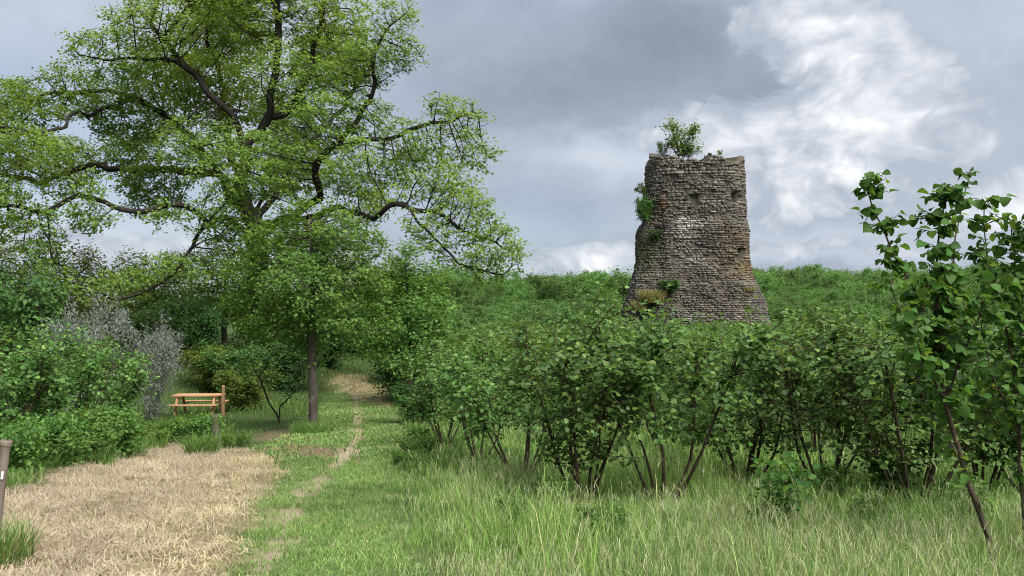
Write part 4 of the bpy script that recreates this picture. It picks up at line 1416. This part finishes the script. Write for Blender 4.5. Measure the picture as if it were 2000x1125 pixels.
z_of, TYC, FRONT_Y = tower()

# ================================================================== smaller plants
def on_ground(px, d):
    x = X(px, d)
    return (x, d, float(G(x, d)))

SHR = dict(h=1.0, r=.62, nst=6, ntw=130, lpt=14, leafL=.075, clear=.06, stem_r=.012, tw_len=.30, tmpl=T_DIAMOND, open_=.9)
p_bright = [bush_proto(400 + i, M['bright'], M['youngbark'], False, **SHR) for i in range(2)]
p_dark = [bush_proto(410 + i, M['dark'], M['youngbark'], False, **dict(SHR, ntw=320, lpt=22, leafL=.050, tw_len=.26, upshoots=30)) for i in range(3)]
p_wood = [bush_proto(420 + i, M['wood'], M['youngbark'], False, **dict(SHR, ntw=320, lpt=22, leafL=.048, clear=.12, tw_len=.27, upshoots=30)) for i in range(3)]
p_silver = [bush_proto(430 + i, M['silver'], M['youngbark'], False, **dict(SHR, ntw=320, lpt=40, leafL=.036, tw_len=.30, upshoots=70, stem_r=.006, tmpl=T_NARROW, flat=.15, clear=.03, r=.50)) for i in range(2)]
p_weed = [bush_proto(440 + i, M['weed'], M['weed'], False, **dict(SHR, nst=10, ntw=120, lpt=13, leafL=.085, tw_len=.22, flat=.35, upshoots=30, stem_r=.010, open_=.8)) for i in range(3)]

# on the tower
def at_tower(px, row, dep=-.15):
    zc_ = z_of(row)
    return (float((px - 1000) * TOWER_D / FPX), TYC - 4.0 + .5 + dep, zc_)
plant(p_bright[0], 'tower_shrub', 'bright green shrub growing on the top of the tower', 'shrub', at_tower(1336, 298, .9), .4, 2.7, scz=2.75)
plant(p_bright[1], 'tower_shrub', 'low green growth at the right foot of the shrub on the tower top', 'shrub', at_tower(1352, 299, .9), 2.0, 1.7, scz=.9)
plant(p_bright[0], 'tower_shrub', 'small sprig left of the shrub on the tower top', 'shrub', at_tower(1303, 297, .9), 3.0, 1.0, scz=1.3)
plant(p_bright[1], 'tower_shrub', 'tiny weed near the right end of the tower top', 'shrub', at_tower(1416, 299, .9), 1.0, .45, scz=.55)
plant(p_dark[0], 'wall_shrub', 'dark green shrub rooted high on the left edge of the tower', 'shrub', at_tower(1262, 430, .6), .7, 1.5, scz=1.9)
plant(p_bright[1], 'wall_shrub', 'straggling sprig reaching out from the left edge of the tower', 'shrub', at_tower(1256, 412, 1.2), 2.2, 1.1, tilt=(0, -.7))
plant(p_bright[0], 'wall_shrub', 'uppermost little sprig on the left edge of the tower', 'shrub', at_tower(1265, 372, 1.2), 5.2, .9, tilt=(0, -.5))
plant(p_dark[1], 'wall_shrub', 'green patch of leaves in the hollow of the tower wall', 'shrub', at_tower(1283, 470, .25), 3.2, 1.2, scz=.9)

def tuft(name, label, loc, n, rad, H, cols, seed, wd=(.01, .03), cat='grass', lean=(.2, 1.0)):
    rr = np.random.default_rng(seed)
    a = rr.uniform(0, 6.28, n); r_ = rad * np.sqrt(rr.uniform(0, 1, n))
    P = np.stack([np.cos(a) * r_, np.sin(a) * r_, np.full(n, -.05)], 1)
    if isinstance(loc, tuple) and cat == 'grass':
        P[:, 2] += 0
    b = blades(P, rr.uniform(*H, n), rr.uniform(*wd, n), rr.uniform(*lean, n), rr, pick(rr, n, cols))
    o = link(name, mesh_np(name, b[0], [b[1], b[2]], M['blade'], False, {'tint': b[3]}))
    o.location = loc
    return tag(o, label, cat)
OLIVE = [(.17, .18, .05), (.24, .21, .075), (.12, .15, .035), (.30, .24, .10)]
def on_base(px, row, dep=0.0):
    y = FRONT_Y(row) + dep
    return (float((px - 1000) * y / FPX), y, EYE + (600 - row) * y / FPX)
tuft('grass_tuft', 'yellowish grass tuft on the left shoulder of the tower base', on_base(1272, 590, .1), 900, .95, (.5, 1.3), OLIVE, 1, (.03, .07))
tuft('grass_tuft', 'olive grass trailing down the left corner of the tower base', on_base(1248, 606, .3), 520, .6, (.4, 1.0), OLIVE, 2, (.03, .07))
tuft('grass_tuft', 'dry grass on the right shoulder of the tower base', on_base(1460, 568, .15), 420, .6, (.2, .5), OLIVE, 3, (.03, .06))

plant(p_dark[2], 'wall_shrub', 'dark leafy clump on the ledge above the tower base', 'shrub', on_base(1308, 572, .1), 3.2, 1.7, scz=1.0)

# sparse sapling left of the tower, trees on the ridge
def lone(name, label, d, px, lob, trunk, per, step, tip, ln, LL, leafm, seed):
    return lobe_tree(name, label, 'tree', d, px, lob, trunk, per, step, step * 1.3, tip, ln, LL, leafm, M['oakbark'], seed)
lone('slender_tree', 'thin sparse tree standing just left of the tower', 60.0, 1216, [(1203, 522, 8, 0), (1222, 540, 10, 0), (1232, 530, 7, 0), (1210, 560, 10, 0)],
     [(1218, 600, 0), (1216, 560, 0), (1208, 530, 0)], 25, .28, .012, 4, .2, M['wood'], 31)
lone('shaggy_tree', 'olive green tree with several stems left of the tower base', 58.0, 1180, [(1180, 570, 22, 0), (1165, 600, 22, 0), (1195, 600, 22, 0), (1178, 630, 24, 0), (1190, 545, 12, 0)],
     [(1180, 640, 0), (1182, 580, 0)], 12, .3, .012, 9, .17, M['wood'], 32)
lone('ridge_tree', 'small round tree standing above the ridge left of the tower', 225.0, 1118, [(1112, 538, 9, 0), (1124, 539, 9, 0), (1118, 534, 7, 0), (1131, 543, 5, 0)],
     [(1118, 552, 0), (1118, 542, 0)], 5, .7, .03, 8, .5, M['dark'], 33)
lone('ridge_tree', 'low bushy tree on the ridge beside the slender tree', 230.0, 1168, [(1160, 543, 8, 0), (1172, 541, 9, 0), (1180, 546, 6, 0), (1167, 537, 5, 0)],
     [(1168, 552, 0), (1168, 545, 0)], 5, .7, .03, 8, .5, M['dark'], 34)

# left side: woodland behind, undergrowth, silver shrubs, hazels
def gen_tree(seed, h, r, leafm, leafL=.16):
    rng = np.random.default_rng(seed)
    guides = [[np.array([0, 0, -.3]), np.array([.1, 0, h * .2]), np.array([0, .1, h * .45]), np.array([.1, 0, h * .72])]]
    A = []
    for k in range(15):
        a = rng.uniform(0, 6.28); rr = r * rng.uniform(.2, .72); zz = h * rng.uniform(.35, .86)
        c = np.array([np.cos(a) * rr, np.sin(a) * rr, zz]); q = r * rng.uniform(.3, .48)
        n = int(9 * 4.19 * q ** 3 + 20)
        A.append(c + unit(rng.normal(0, 1, (n, 3))) * (rng.uniform(.2, 1, n) ** .5)[:, None] * q)
    limbs, crown, nn, nl = tree_meshes(guides, np.vstack(A), .28, .34, 5, .012, rng, 8, leafL, T_DIAMOND, M['oakbark'], leafm, leaf_r=.8, flare=.4, rcap=.2)
    return [('trunk', limbs[0].mesh('trunk', M['oakbark'], True)), ('crown', crown)]
gt = [gen_tree(51, 7.2, 3.0, M['wood']), gen_tree(52, 6.6, 3.3, M['wood'])]
for i, (px, d, s) in enumerate([(-60, 50, 1.0), (40, 54, 1.05), (130, 47, .92), (215, 55, 1.02), (300, 50, .84), (375, 57, .98), (440, 52, .95), (640, 58, .9), (700, 62, 1.0), (560, 60, 1.0), (760, 66, .9)]):
    labs = {0: 'woodland tree cut by the left edge behind the oak limbs', 7: 'woodland tree seen through the gap right of the oak trunk', 8: 'woodland tree closing the far end of the footpath',
            9: 'woodland tree hidden behind the young tree', 10: 'woodland tree right of the far end of the footpath'}
    plant(gt[i % 2], 'woodland_tree', labs.get(i, 'olive green woodland tree in the wood under the oak'), 'tree', on_ground(px, d), i * 1.7, s, 'trees of the wood on the left')

for (px, d, k, s, sz, lab) in [
        (405, 37, 0, 1.9, 2.7, 'dark evergreen bush below the oak trunk'),
        (345, 40, 1, 2.6, 2.9, 'dark bush behind the right silver shrub'),
        (470, 33, 2, 2.2, 2.0, 'dark bush behind the picnic table, left of the sapling'),
        (560, 36, 0, 2.8, 2.4, 'dark bush behind the young tree trunk'),
        (640, 44, 1, 2.6, 2.2, 'dark bush left of the far end of the footpath'),
        (800, 40, 2, 3.0, 3.0, 'dark bush right of the far end of the footpath'),
        (790, 33, 0, 2.6, 2.6, 'dark bush under the rounder green tree'),
        (700, 52, 1, 3.4, 3.0, 'dark bush closing the view at the end of the path'),
        (820, 25, 2, 1.5, 1.2, 'low dark bush at the edge of the lane under the hazels'),
        (30, 26, 1, 2.8, 4.6, 'tall dark green bush at the left edge behind the hazels'),
        (120, 33, 2, 3.0, 2.6, 'dark bush behind the left silver shrub'),
        (255, 36, 0, 3.0, 2.6, 'dark bush between and behind the two silver shrubs')]:
    plant(p_dark[k], 'undergrowth_bush', lab, 'bush', on_ground(px, d), px * .37, s, 'undergrowth of the wood', sz)
for (px, d, k, s, sz, lab) in [(480, 29.5, 0, 1.7, 1.5, 'low olive bush behind the right end of the picnic table'), (420, 34, 1, 2.4, 1.7, 'olive bush behind the picnic table'),
                               (520, 41, 2, 3.4, 3.4, 'olive bush in front of the oak trunk')]:
    plant(p_wood[k], 'olive_bush', lab, 'bush', on_ground(px, d), px * .21, s, 'olive bushes near the table', sz)
plant(p_silver[0], 'silver_shrub', 'silver grey shrub on the left, half hidden by the hazel', 'shrub', on_ground(168, 24), .6, 2.2, scz=3.5)
plant(p_silver[1], 'silver_shrub', 'silver grey shrub left of the picnic table', 'shrub', on_ground(300, 26), 2.1, 1.75, scz=2.8)
for (px, d, k, s, rz, lab) in [(25, 15.5, 0, 1.12, .3, 'big hazel bush at the left edge behind the old post'), (135, 17.0, 2, 1.10, 2.2, 'hazel bush in front of the left silver shrub'),
                               (200, 19.0, 3, .98, 4.0, 'hazel bush between the left hazels and the right silver shrub')]:
    plant(hz_near[k], 'hazel_bush', lab, 'bush', on_ground(px, d), rz, s, 'hazels on the left')
# forked sapling right of the table
lobe_tree('forked_sapling', 'sapling with two slender dark stems between table and young tree', 'tree', 25.0, 548,
          [(480, 715, 34, 0), (530, 700, 40, 0), (580, 715, 36, .3), (545, 745, 36, -.3), (500, 745, 26, 0), (610, 700, 30, .3)],
          [(552, 790, 0), (575, 765, 0), (595, 735, 0)], 30, .16, .2, .008, 7, .09, M['dark'], M['oakbark'], 41,
          extra=[[(540, 812, 0), (528, 790, 0), (512, 755, 0), (495, 725, 0)]])

# weeds along the hay
wlist = [(35, 12.0, .95), (85, 12.8, 1.0), (125, 13.3, 1.05), (165, 13.8, 1.0), (200, 14.5, 1.0), (238, 15.3, .9), (60, 13.6, 1.1), (145, 14.8, 1.1), (265, 16.4, .6), (105, 14.2, 1.1), (190, 15.6, 1.0), (15, 12.6, 1.0)]
for i, (px, d, s) in enumerate(wlist):
    plant(p_weed[i % 3], 'tall_weed', 'tall leafy weed in the dark green bank along the back of the hay', 'weed', on_ground(px, d), i * 1.1, s * (.75, 1.0, .6, .9)[i % 4], 'weeds behind the hay', s * (.95, .6, .8, .5, .75)[i % 5])
for i, (px, d, s) in enumerate([(310, 17.4, .55), (345, 18.2, .6), (378, 18.5, .75), (400, 18.3, .8), (360, 18.8, .7), (330, 18.6, .6), (450, 17.8, .4), (475, 17.4, .35)]):
    plant(p_weed[i % 3] if i % 2 else p_bright[i % 2], 'nettle', 'bright green low weed around the mossy old post by the table', 'weed', on_ground(px, d), i * 1.9, s, 'weeds around the mossy post', s * .8)
for i, (px, d, s) in enumerate([(800, 15.5, .5), (780, 14.2, .35), (815, 17.5, .6), (835, 16.4, .5)]):
    plant(p_weed[i % 3], 'path_weed', 'broad-leaved weed at the right edge of the lane', 'weed', on_ground(px, d), i * 1.3, s, 'weeds at the lane edge', s * .7)
for i, (px, d, s) in enumerate([(1000, 8.2, .35), (1180, 7.4, .4), (1080, 9.0, .4), (1330, 7.6, .35), (1700, 8.2, .4),  (1640, 9.6, .5), (1740, 9.9, .7), (1900, 8.3, .5)]):
    plant(p_weed[i % 3], 'meadow_weed', 'broad-leaved weed standing in the tall meadow grass', 'weed', on_ground(px, d), i * 2.3, s, 'weeds in the meadow', s * .95)
GREEN = [(.07, .15, .03), (.11, .20, .04), (.16, .24, .06)]
tuft('grass_tuft', 'dark grass tuft at the foot of the young tree', on_ground(612, 21.6), 900, .55, (.15, .45), GREEN, 4, (.010, .022))
tuft('grass_tuft', 'tall fresh grass tuft at the back of the hay', on_ground(398, 16.0), 700, .30, (.25, .62), GREEN, 5, (.008, .018))
tuft('grass_tuft', 'long green grass around the foot of the leaning post', on_ground(4, 6.9), 600, .26, (.15, .5), GREEN + [(.25, .25, .11)], 6, (.006, .013))
tuft('grass_tuft', 'green grass beside the weeds at the left end of the hay', on_ground(30, 11.2), 500, .4, (.15, .4), GREEN, 7, (.008, .016))

# low sapling in the meadow
plant(bush_proto(500, M['hazel_near'], M['hazelbark'], True, h=.60, r=.40, nst=5, ntw=40, lpt=11, leafL=.055, clear=.06, stem_r=.008, tw_len=.16, flat=.5),
      'hazel_sapling', 'low leafy hazel sapling alone in the meadow grass', 'bush', on_ground(1510, 7.9), .8, 1.25)

# ================================================================== the tall near hazels: leaves large enough to be told apart
def big_leaf_mesh(seed):
    rr = np.random.default_rng(seed)
    n = 7
    v = []; prof = [(0, 0), (.10, .30), (.30, .47), (.55, .47), (.75, .36), (.90, .16), (1.0, 0)]
    for (t_, w) in prof:
        cur = -.30 * t_ ** 2 + .02
        ww = w * (1 + rr.normal(0, .05))
        v += [(t_, -ww, cur + .34 * ww + rr.normal(0, .03)), (t_, 0, cur), (t_, ww, cur + .30 * ww + rr.normal(0, .03))]
    f = []
    for i in range(n - 1):
        for s in (0, 1):
            q = [i * 3 + s, i * 3 + s + 1, i * 3 + 4 + s, i * 3 + 3 + s]
            f.append(q)
    v = np.array(v)
    v[0] = v[1]; v[2] = v[1]; v[-1] = v[-2]; v[-3] = v[-2]
    m_ = mesh_np('leaf', v, [np.array(f)], M['hazel_near'], True)
    return m_, v, np.array(f)
LEAF = [big_leaf_mesh(600 + i) for i in range(6)]

def near_hazel(name, label, stems, twigs, seed, nsingle):
    rr = np.random.default_rng(seed)
    base = np.array(stems[0][0])
    root = thing(name, label, 'tree', base)
    curves = []
    for pts, (r0, r1) in [(s[0:1][0] if False else s[:-1], s[-1]) for s in stems]:
        pl = smooth_poly(pts, .12)
        pl[1:-1] += rr.normal(0, .006, (len(pl) - 2, 3))
        rad = np.linspace(r0, r1, len(pl))
        c = Cat(); c.add(*tube(pl - base, rad, 8, .07, rr))
        link('trunk' if not curves else 'stem', c.mesh('stem', M['hazelbark'], True), root)
        curves.append(pl)
    tw = Cat(); leaves = []
    for (ci, u0, u1, n, L, lpt, upb) in twigs:
        pl = curves[ci]
        for _ in range(n):
            u = u0 + (u1 - u0) * rr.uniform()
            b = pl[min(len(pl) - 1, int(u * len(pl)))]
            a = rr.uniform(0, 6.28)
            dv = unit(np.array([np.cos(a), np.sin(a), upb + rr.normal(0, .35)]))
            e = b + dv * L * rr.uniform(.5, 1.25)
            mid = (b + e) / 2 + UP * .02 + rr.normal(0, .012, 3)
            tw.add(*tube(np.array([b, mid, e]) - base, [.0045, .0035, .0018], 4))
            for q in range(lpt):
                w = (q + .6) / lpt
                p = b * (1 - w) ** 2 + mid * 2 * w * (1 - w) + e * w ** 2
                sd = rr.normal(0, 1, 3); sd[2] *= .4
                dd = unit(unit(sd) + dv * .6 - UP * rr.uniform(0, .7))
                nn_ = unit(rr.normal(0, .48, 3) + UP * .75 + dd * .3)
                leaves.append((p + dd * .015, nn_, dd, rr.uniform(.038, .092)))
    link('twigs', tw.mesh('twigs', M['hazelbark']), root)
    order = sorted(range(len(leaves)), key=lambda i: -leaves[i][3] / leaves[i][0][1])
    rest = Cat()
    for j, i in enumerate(order):
        p, nn_, dd, L = leaves[i]
        dd = dd - nn_ * (dd @ nn_); dd = dd / np.linalg.norm(dd)
        s = np.cross(nn_, dd)
        me, v, f = LEAF[rr.integers(len(LEAF))]
        Rm = np.stack([dd, s, nn_], 1)
        if j < nsingle:
            o = link('leaf', me, root)
            Mx = Matrix.Identity(4)
            for a in range(3):
                for b in range(3): Mx[a][b] = Rm[a][b] * L
                Mx[a][3] = (p - base)[a]
            o.matrix_local = Mx
        else:
            rest.add(v @ (Rm * L).T + (p - base), f)
    if rest.n:
        tag(link('foliage', rest.mesh('foliage', M['hazel_near'], True), root), kind='stuff')
    print(name, len(leaves), 'leaves')
b0 = np.array([X(1953, 6.0), 6.0, float(G(X(1953, 6.0), 6.0)) - .05])
S = lambda *p: [at(*q) for q in p]
near_hazel('tall_hazel', 'tall slim foreground hazel with leaning trunk and leafy shoots against the sky',
    [[b0] + S((1917, 1010, 6.0), (1872, 885, 6.0), (1842, 765, 6.0), (1832, 690, 6.0)) + [(.025, .015)],
     S((1832, 690, 6.0), (1795, 580, 5.95), (1742, 490, 5.9), (1708, 410, 5.9), (1692, 352, 5.9)) + [(.013, .004)],
     S((1832, 690, 6.0), (1828, 570, 6.05), (1831, 490, 6.05), (1838, 425, 6.1), (1848, 372, 6.1)) + [(.014, .004)],
     S((1834, 700, 6.0), (1852, 590, 6.1), (1862, 500, 6.15), (1880, 400, 6.2), (1894, 343, 6.2)) + [(.011, .003)],
     S((1846, 780, 6.0), (1800, 700, 5.8), (1770, 640, 5.7), (1740, 560, 5.7)) + [(.011, .003)],
     S((1846, 780, 6.0), (1880, 690, 5.85), (1910, 620, 5.8), (1935, 560, 5.8)) + [(.011, .003)],
     S((1885, 920, 6.0), (1850, 850, 6.2), (1810, 790, 6.3), (1785, 720, 6.35)) + [(.011, .003)]],
    [(1, .30, 1.0, 34, .13, 5, .5), (2, .28, .98, 46, .16, 6, .4), (3, .15, .55, 18, .14, 5, .4), (3, .80, 1.0, 7, .08, 3, .8), (4, .3, 1.0, 24, .17, 5, .3), (5, .3, 1.0, 22, .17, 5, .3),
     (0, .70, 1.0, 24, .2, 5, .2), (1, 0, .35, 22, .2, 6, .3), (2, 0, .3, 22, .2, 6, .3), (6, .2, 1.0, 12, .16, 5, .2), (0, .38, .62, 5, .13, 3, .2)], 71, 300)
b1 = np.array([X(1999, 6.6), 6.6, float(G(X(1999, 6.6), 6.6)) - .05])
near_hazel('slender_hazel', 'bushy hazel with thin upright stems cut by the right edge of the view',
    [[b1] + S((1996, 960, 6.6), (1988, 820, 6.6), (1976, 700, 6.6), (1950, 580, 6.6), (1925, 480, 6.6), (1922, 405, 6.6)) + [(.017, .004)],
     [b1 + np.array([.05, .08, 0])] + S((2015, 900, 6.8), (2000, 720, 6.8), (1985, 560, 6.8), (1975, 440, 6.8)) + [(.016, .004)],
     [b1 + np.array([.12, .0, 0])] + S((2060, 900, 6.5), (2050, 700, 6.5), (2030, 540, 6.5), (2010, 425, 6.5)) + [(.016, .004)],
     S((1990, 850, 6.6), (1950, 760, 6.4), (1925, 690, 6.4), (1915, 620, 6.4)) + [(.010, .003)],
     S((2012, 880, 6.8), (1950, 830, 7.0), (1925, 780, 7.0), (1905, 720, 7.0)) + [(.010, .003)]],
    [(0, .42, 1.0, 62, .2, 6, .3), (1, .38, 1.0, 66, .22, 6, .3), (2, .34, 1.0, 56, .23, 6, .3), (3, .2, 1.0, 26, .18, 5, .2), (4, .2, 1.0, 22, .2, 5, .2), (0, .24, .42, 6, .14, 4, .2)], 72, 300)

# ================================================================== picnic table and posts
def picnic_table():
    d = 28.0
    x = X(390, d); z = float(G(x, d))
    t_ = thing('picnic_table', 'pale brown wooden picnic table with fixed benches on the grass', 'table', (x, d, z), R(3))
    t_.scale = (.95, .95, .92)
    L = .86
    for k, y in enumerate((-.30, -.15, 0, .15, .30)):
        MB().bevbox((-L, y - .066, .735), (L, y + .066, .782), .008).build('tabletop_plank', M['plank'], t_)
    for s in (-1, 1):
        for y in (.60, .75):
            MB().bevbox((-L, s * y - .064, .43), (L, s * y + .064, .472), .008).build('bench_plank', M['plank'], t_)
    for xx in (-.66, .66):
        for s in (-1, 1):
            Mx = Matrix.Translation((xx, s * .42, .36)) @ Matrix.Rotation(s * R(25), 4, 'X')
            MB().box((-.035, -.055, -.42), (.035, .055, .42), Mx).build('leg', M['plank'], t_)
        MB().box((xx + .036, -.84, .385), (xx + .082, .84, .428)).build('bench_bearer', M['plankv'], t_)
        MB().box((xx + .037, -.36, .690), (xx + .083, .36, .733)).build('top_bearer', M['plankv'], t_)
    # post at the end
    p = on_ground(438, 27.6)
    t2 = thing('wooden_post', 'upright square brown wooden post at the right end of the picnic table', 'post', p, R(8))
    sh = MB().box((-.045, -.045, -.2), (.045, .045, 1.02)).build('shaft', M['plankv'], t2)
    MB().box((-.045, -.045, 1.021), (.045, .045, 1.05), taper=.5).build('cap', M['plank'], sh)
picnic_table()

def old_post(name, label, loc, h, r, seed, tilt=(0, 0), extra=None, mat='oldwood'):
    rr = np.random.default_rng(seed)
    t_ = thing(name, label, 'post', loc)
    t_.rotation_euler = (tilt[0], tilt[1], rr.uniform(0, 1))
    n = 14
    zz = np.linspace(-.3, h, n)
    pts = np.stack([rr.normal(0, r * .04, n), rr.normal(0, r * .04, n), zz], 1)
    rad = r * (1 + .12 * np.sin(zz * 5 + 1)) * np.linspace(1.08, .92, n)
    sides = 14
    prof = 1 + rr.normal(0, .06, sides)
    V, F = tube(pts, rad, sides)
    V = V.reshape(n, sides, 3)
    V = pts[:, None] + (V - pts[:, None]) * prof[None, :, None]
    V[-1, :, 2] += rr.normal(0, r * .22, sides)          # splintered top
    top = V[-1].mean(0) - np.array([0, 0, r * .25])
    Vv = np.concatenate([V.reshape(-1, 3), top[None]])
    T = np.array([[(n - 1) * sides + j, (n - 1) * sides + (j + 1) % sides, n * sides] for j in range(sides)])
    link('shaft', mesh_np('shaft', Vv, [F, T], M[mat]), t_)
    return t_
op = old_post('leaning_post', 'weathered grey fence post leaning at the left edge of the hay', on_ground(-8, 7.6), .98, .047, 81, (R(-2), R(6)))
m_, gg = new_mat('white tag')
p_ = gg.new('ShaderNodeBsdfPrincipled'); p_.inputs['Base Color'].default_value = (.7, .7, .68, 1); p_.inputs['Roughness'].default_value = .6
finish(gg, p_.outputs[0]); M['tag'] = m_
m_, gg = new_mat('rusty wire')
p_ = gg.new('ShaderNodeBsdfPrincipled'); p_.inputs['Base Color'].default_value = (.22, .16, .11, 1); p_.inputs['Roughness'].default_value = .7
finish(gg, p_.outputs[0]); M['wire'] = m_
op.rotation_euler[2] = 0
MB().box((.026, -.056, .62), (.044, -.046, .69)).build('tag_plate', M['tag'], op.children[0] if op.children else op)
c = Cat()
for zz in (.93, .945, .96):
    a = np.linspace(0, 2 * np.pi, 15)
    c.add(*tube(np.stack([np.cos(a) * .053, np.sin(a) * .053, np.full(15, zz) + .006 * np.sin(a * 2 + zz * 40)], 1), [.003] * 15, 4))
link('wire', c.mesh('wire', M['wire']), op.children[0] if op.children else op)
old_post('mossy_post', 'short thick mossy old post among weeds in front of the picnic table', on_ground(427, 17.3), .74, .085, 82, (0, R(-5)), mat='mossy')

# coarse grass standing among the weeds at the back of the hay
_rr = np.random.default_rng(91)
for i, (px, d, hgt) in enumerate([(20, 12.3, .55), (110, 13.0, .5), (180, 13.9, .6), (250, 15.5, .5), (70, 12.6, .6), (290, 17.0, .45)]):
    tuft('coarse_grass', ['coarse grass clump behind the leaning post', 'coarse grass clump among the dark weeds, third from the left', 'coarse grass clump in front of the left silver shrub',
                          'coarse grass clump at the right end of the dark weeds', 'coarse grass clump among the dark weeds, second from the left', 'coarse grass clump below the right silver shrub'][i],
         on_ground(px, d), 420, .35, (.2, hgt), [(.075, .16, .03), (.11, .21, .045), (.17, .26, .07)], 92 + i, (.007, .015))
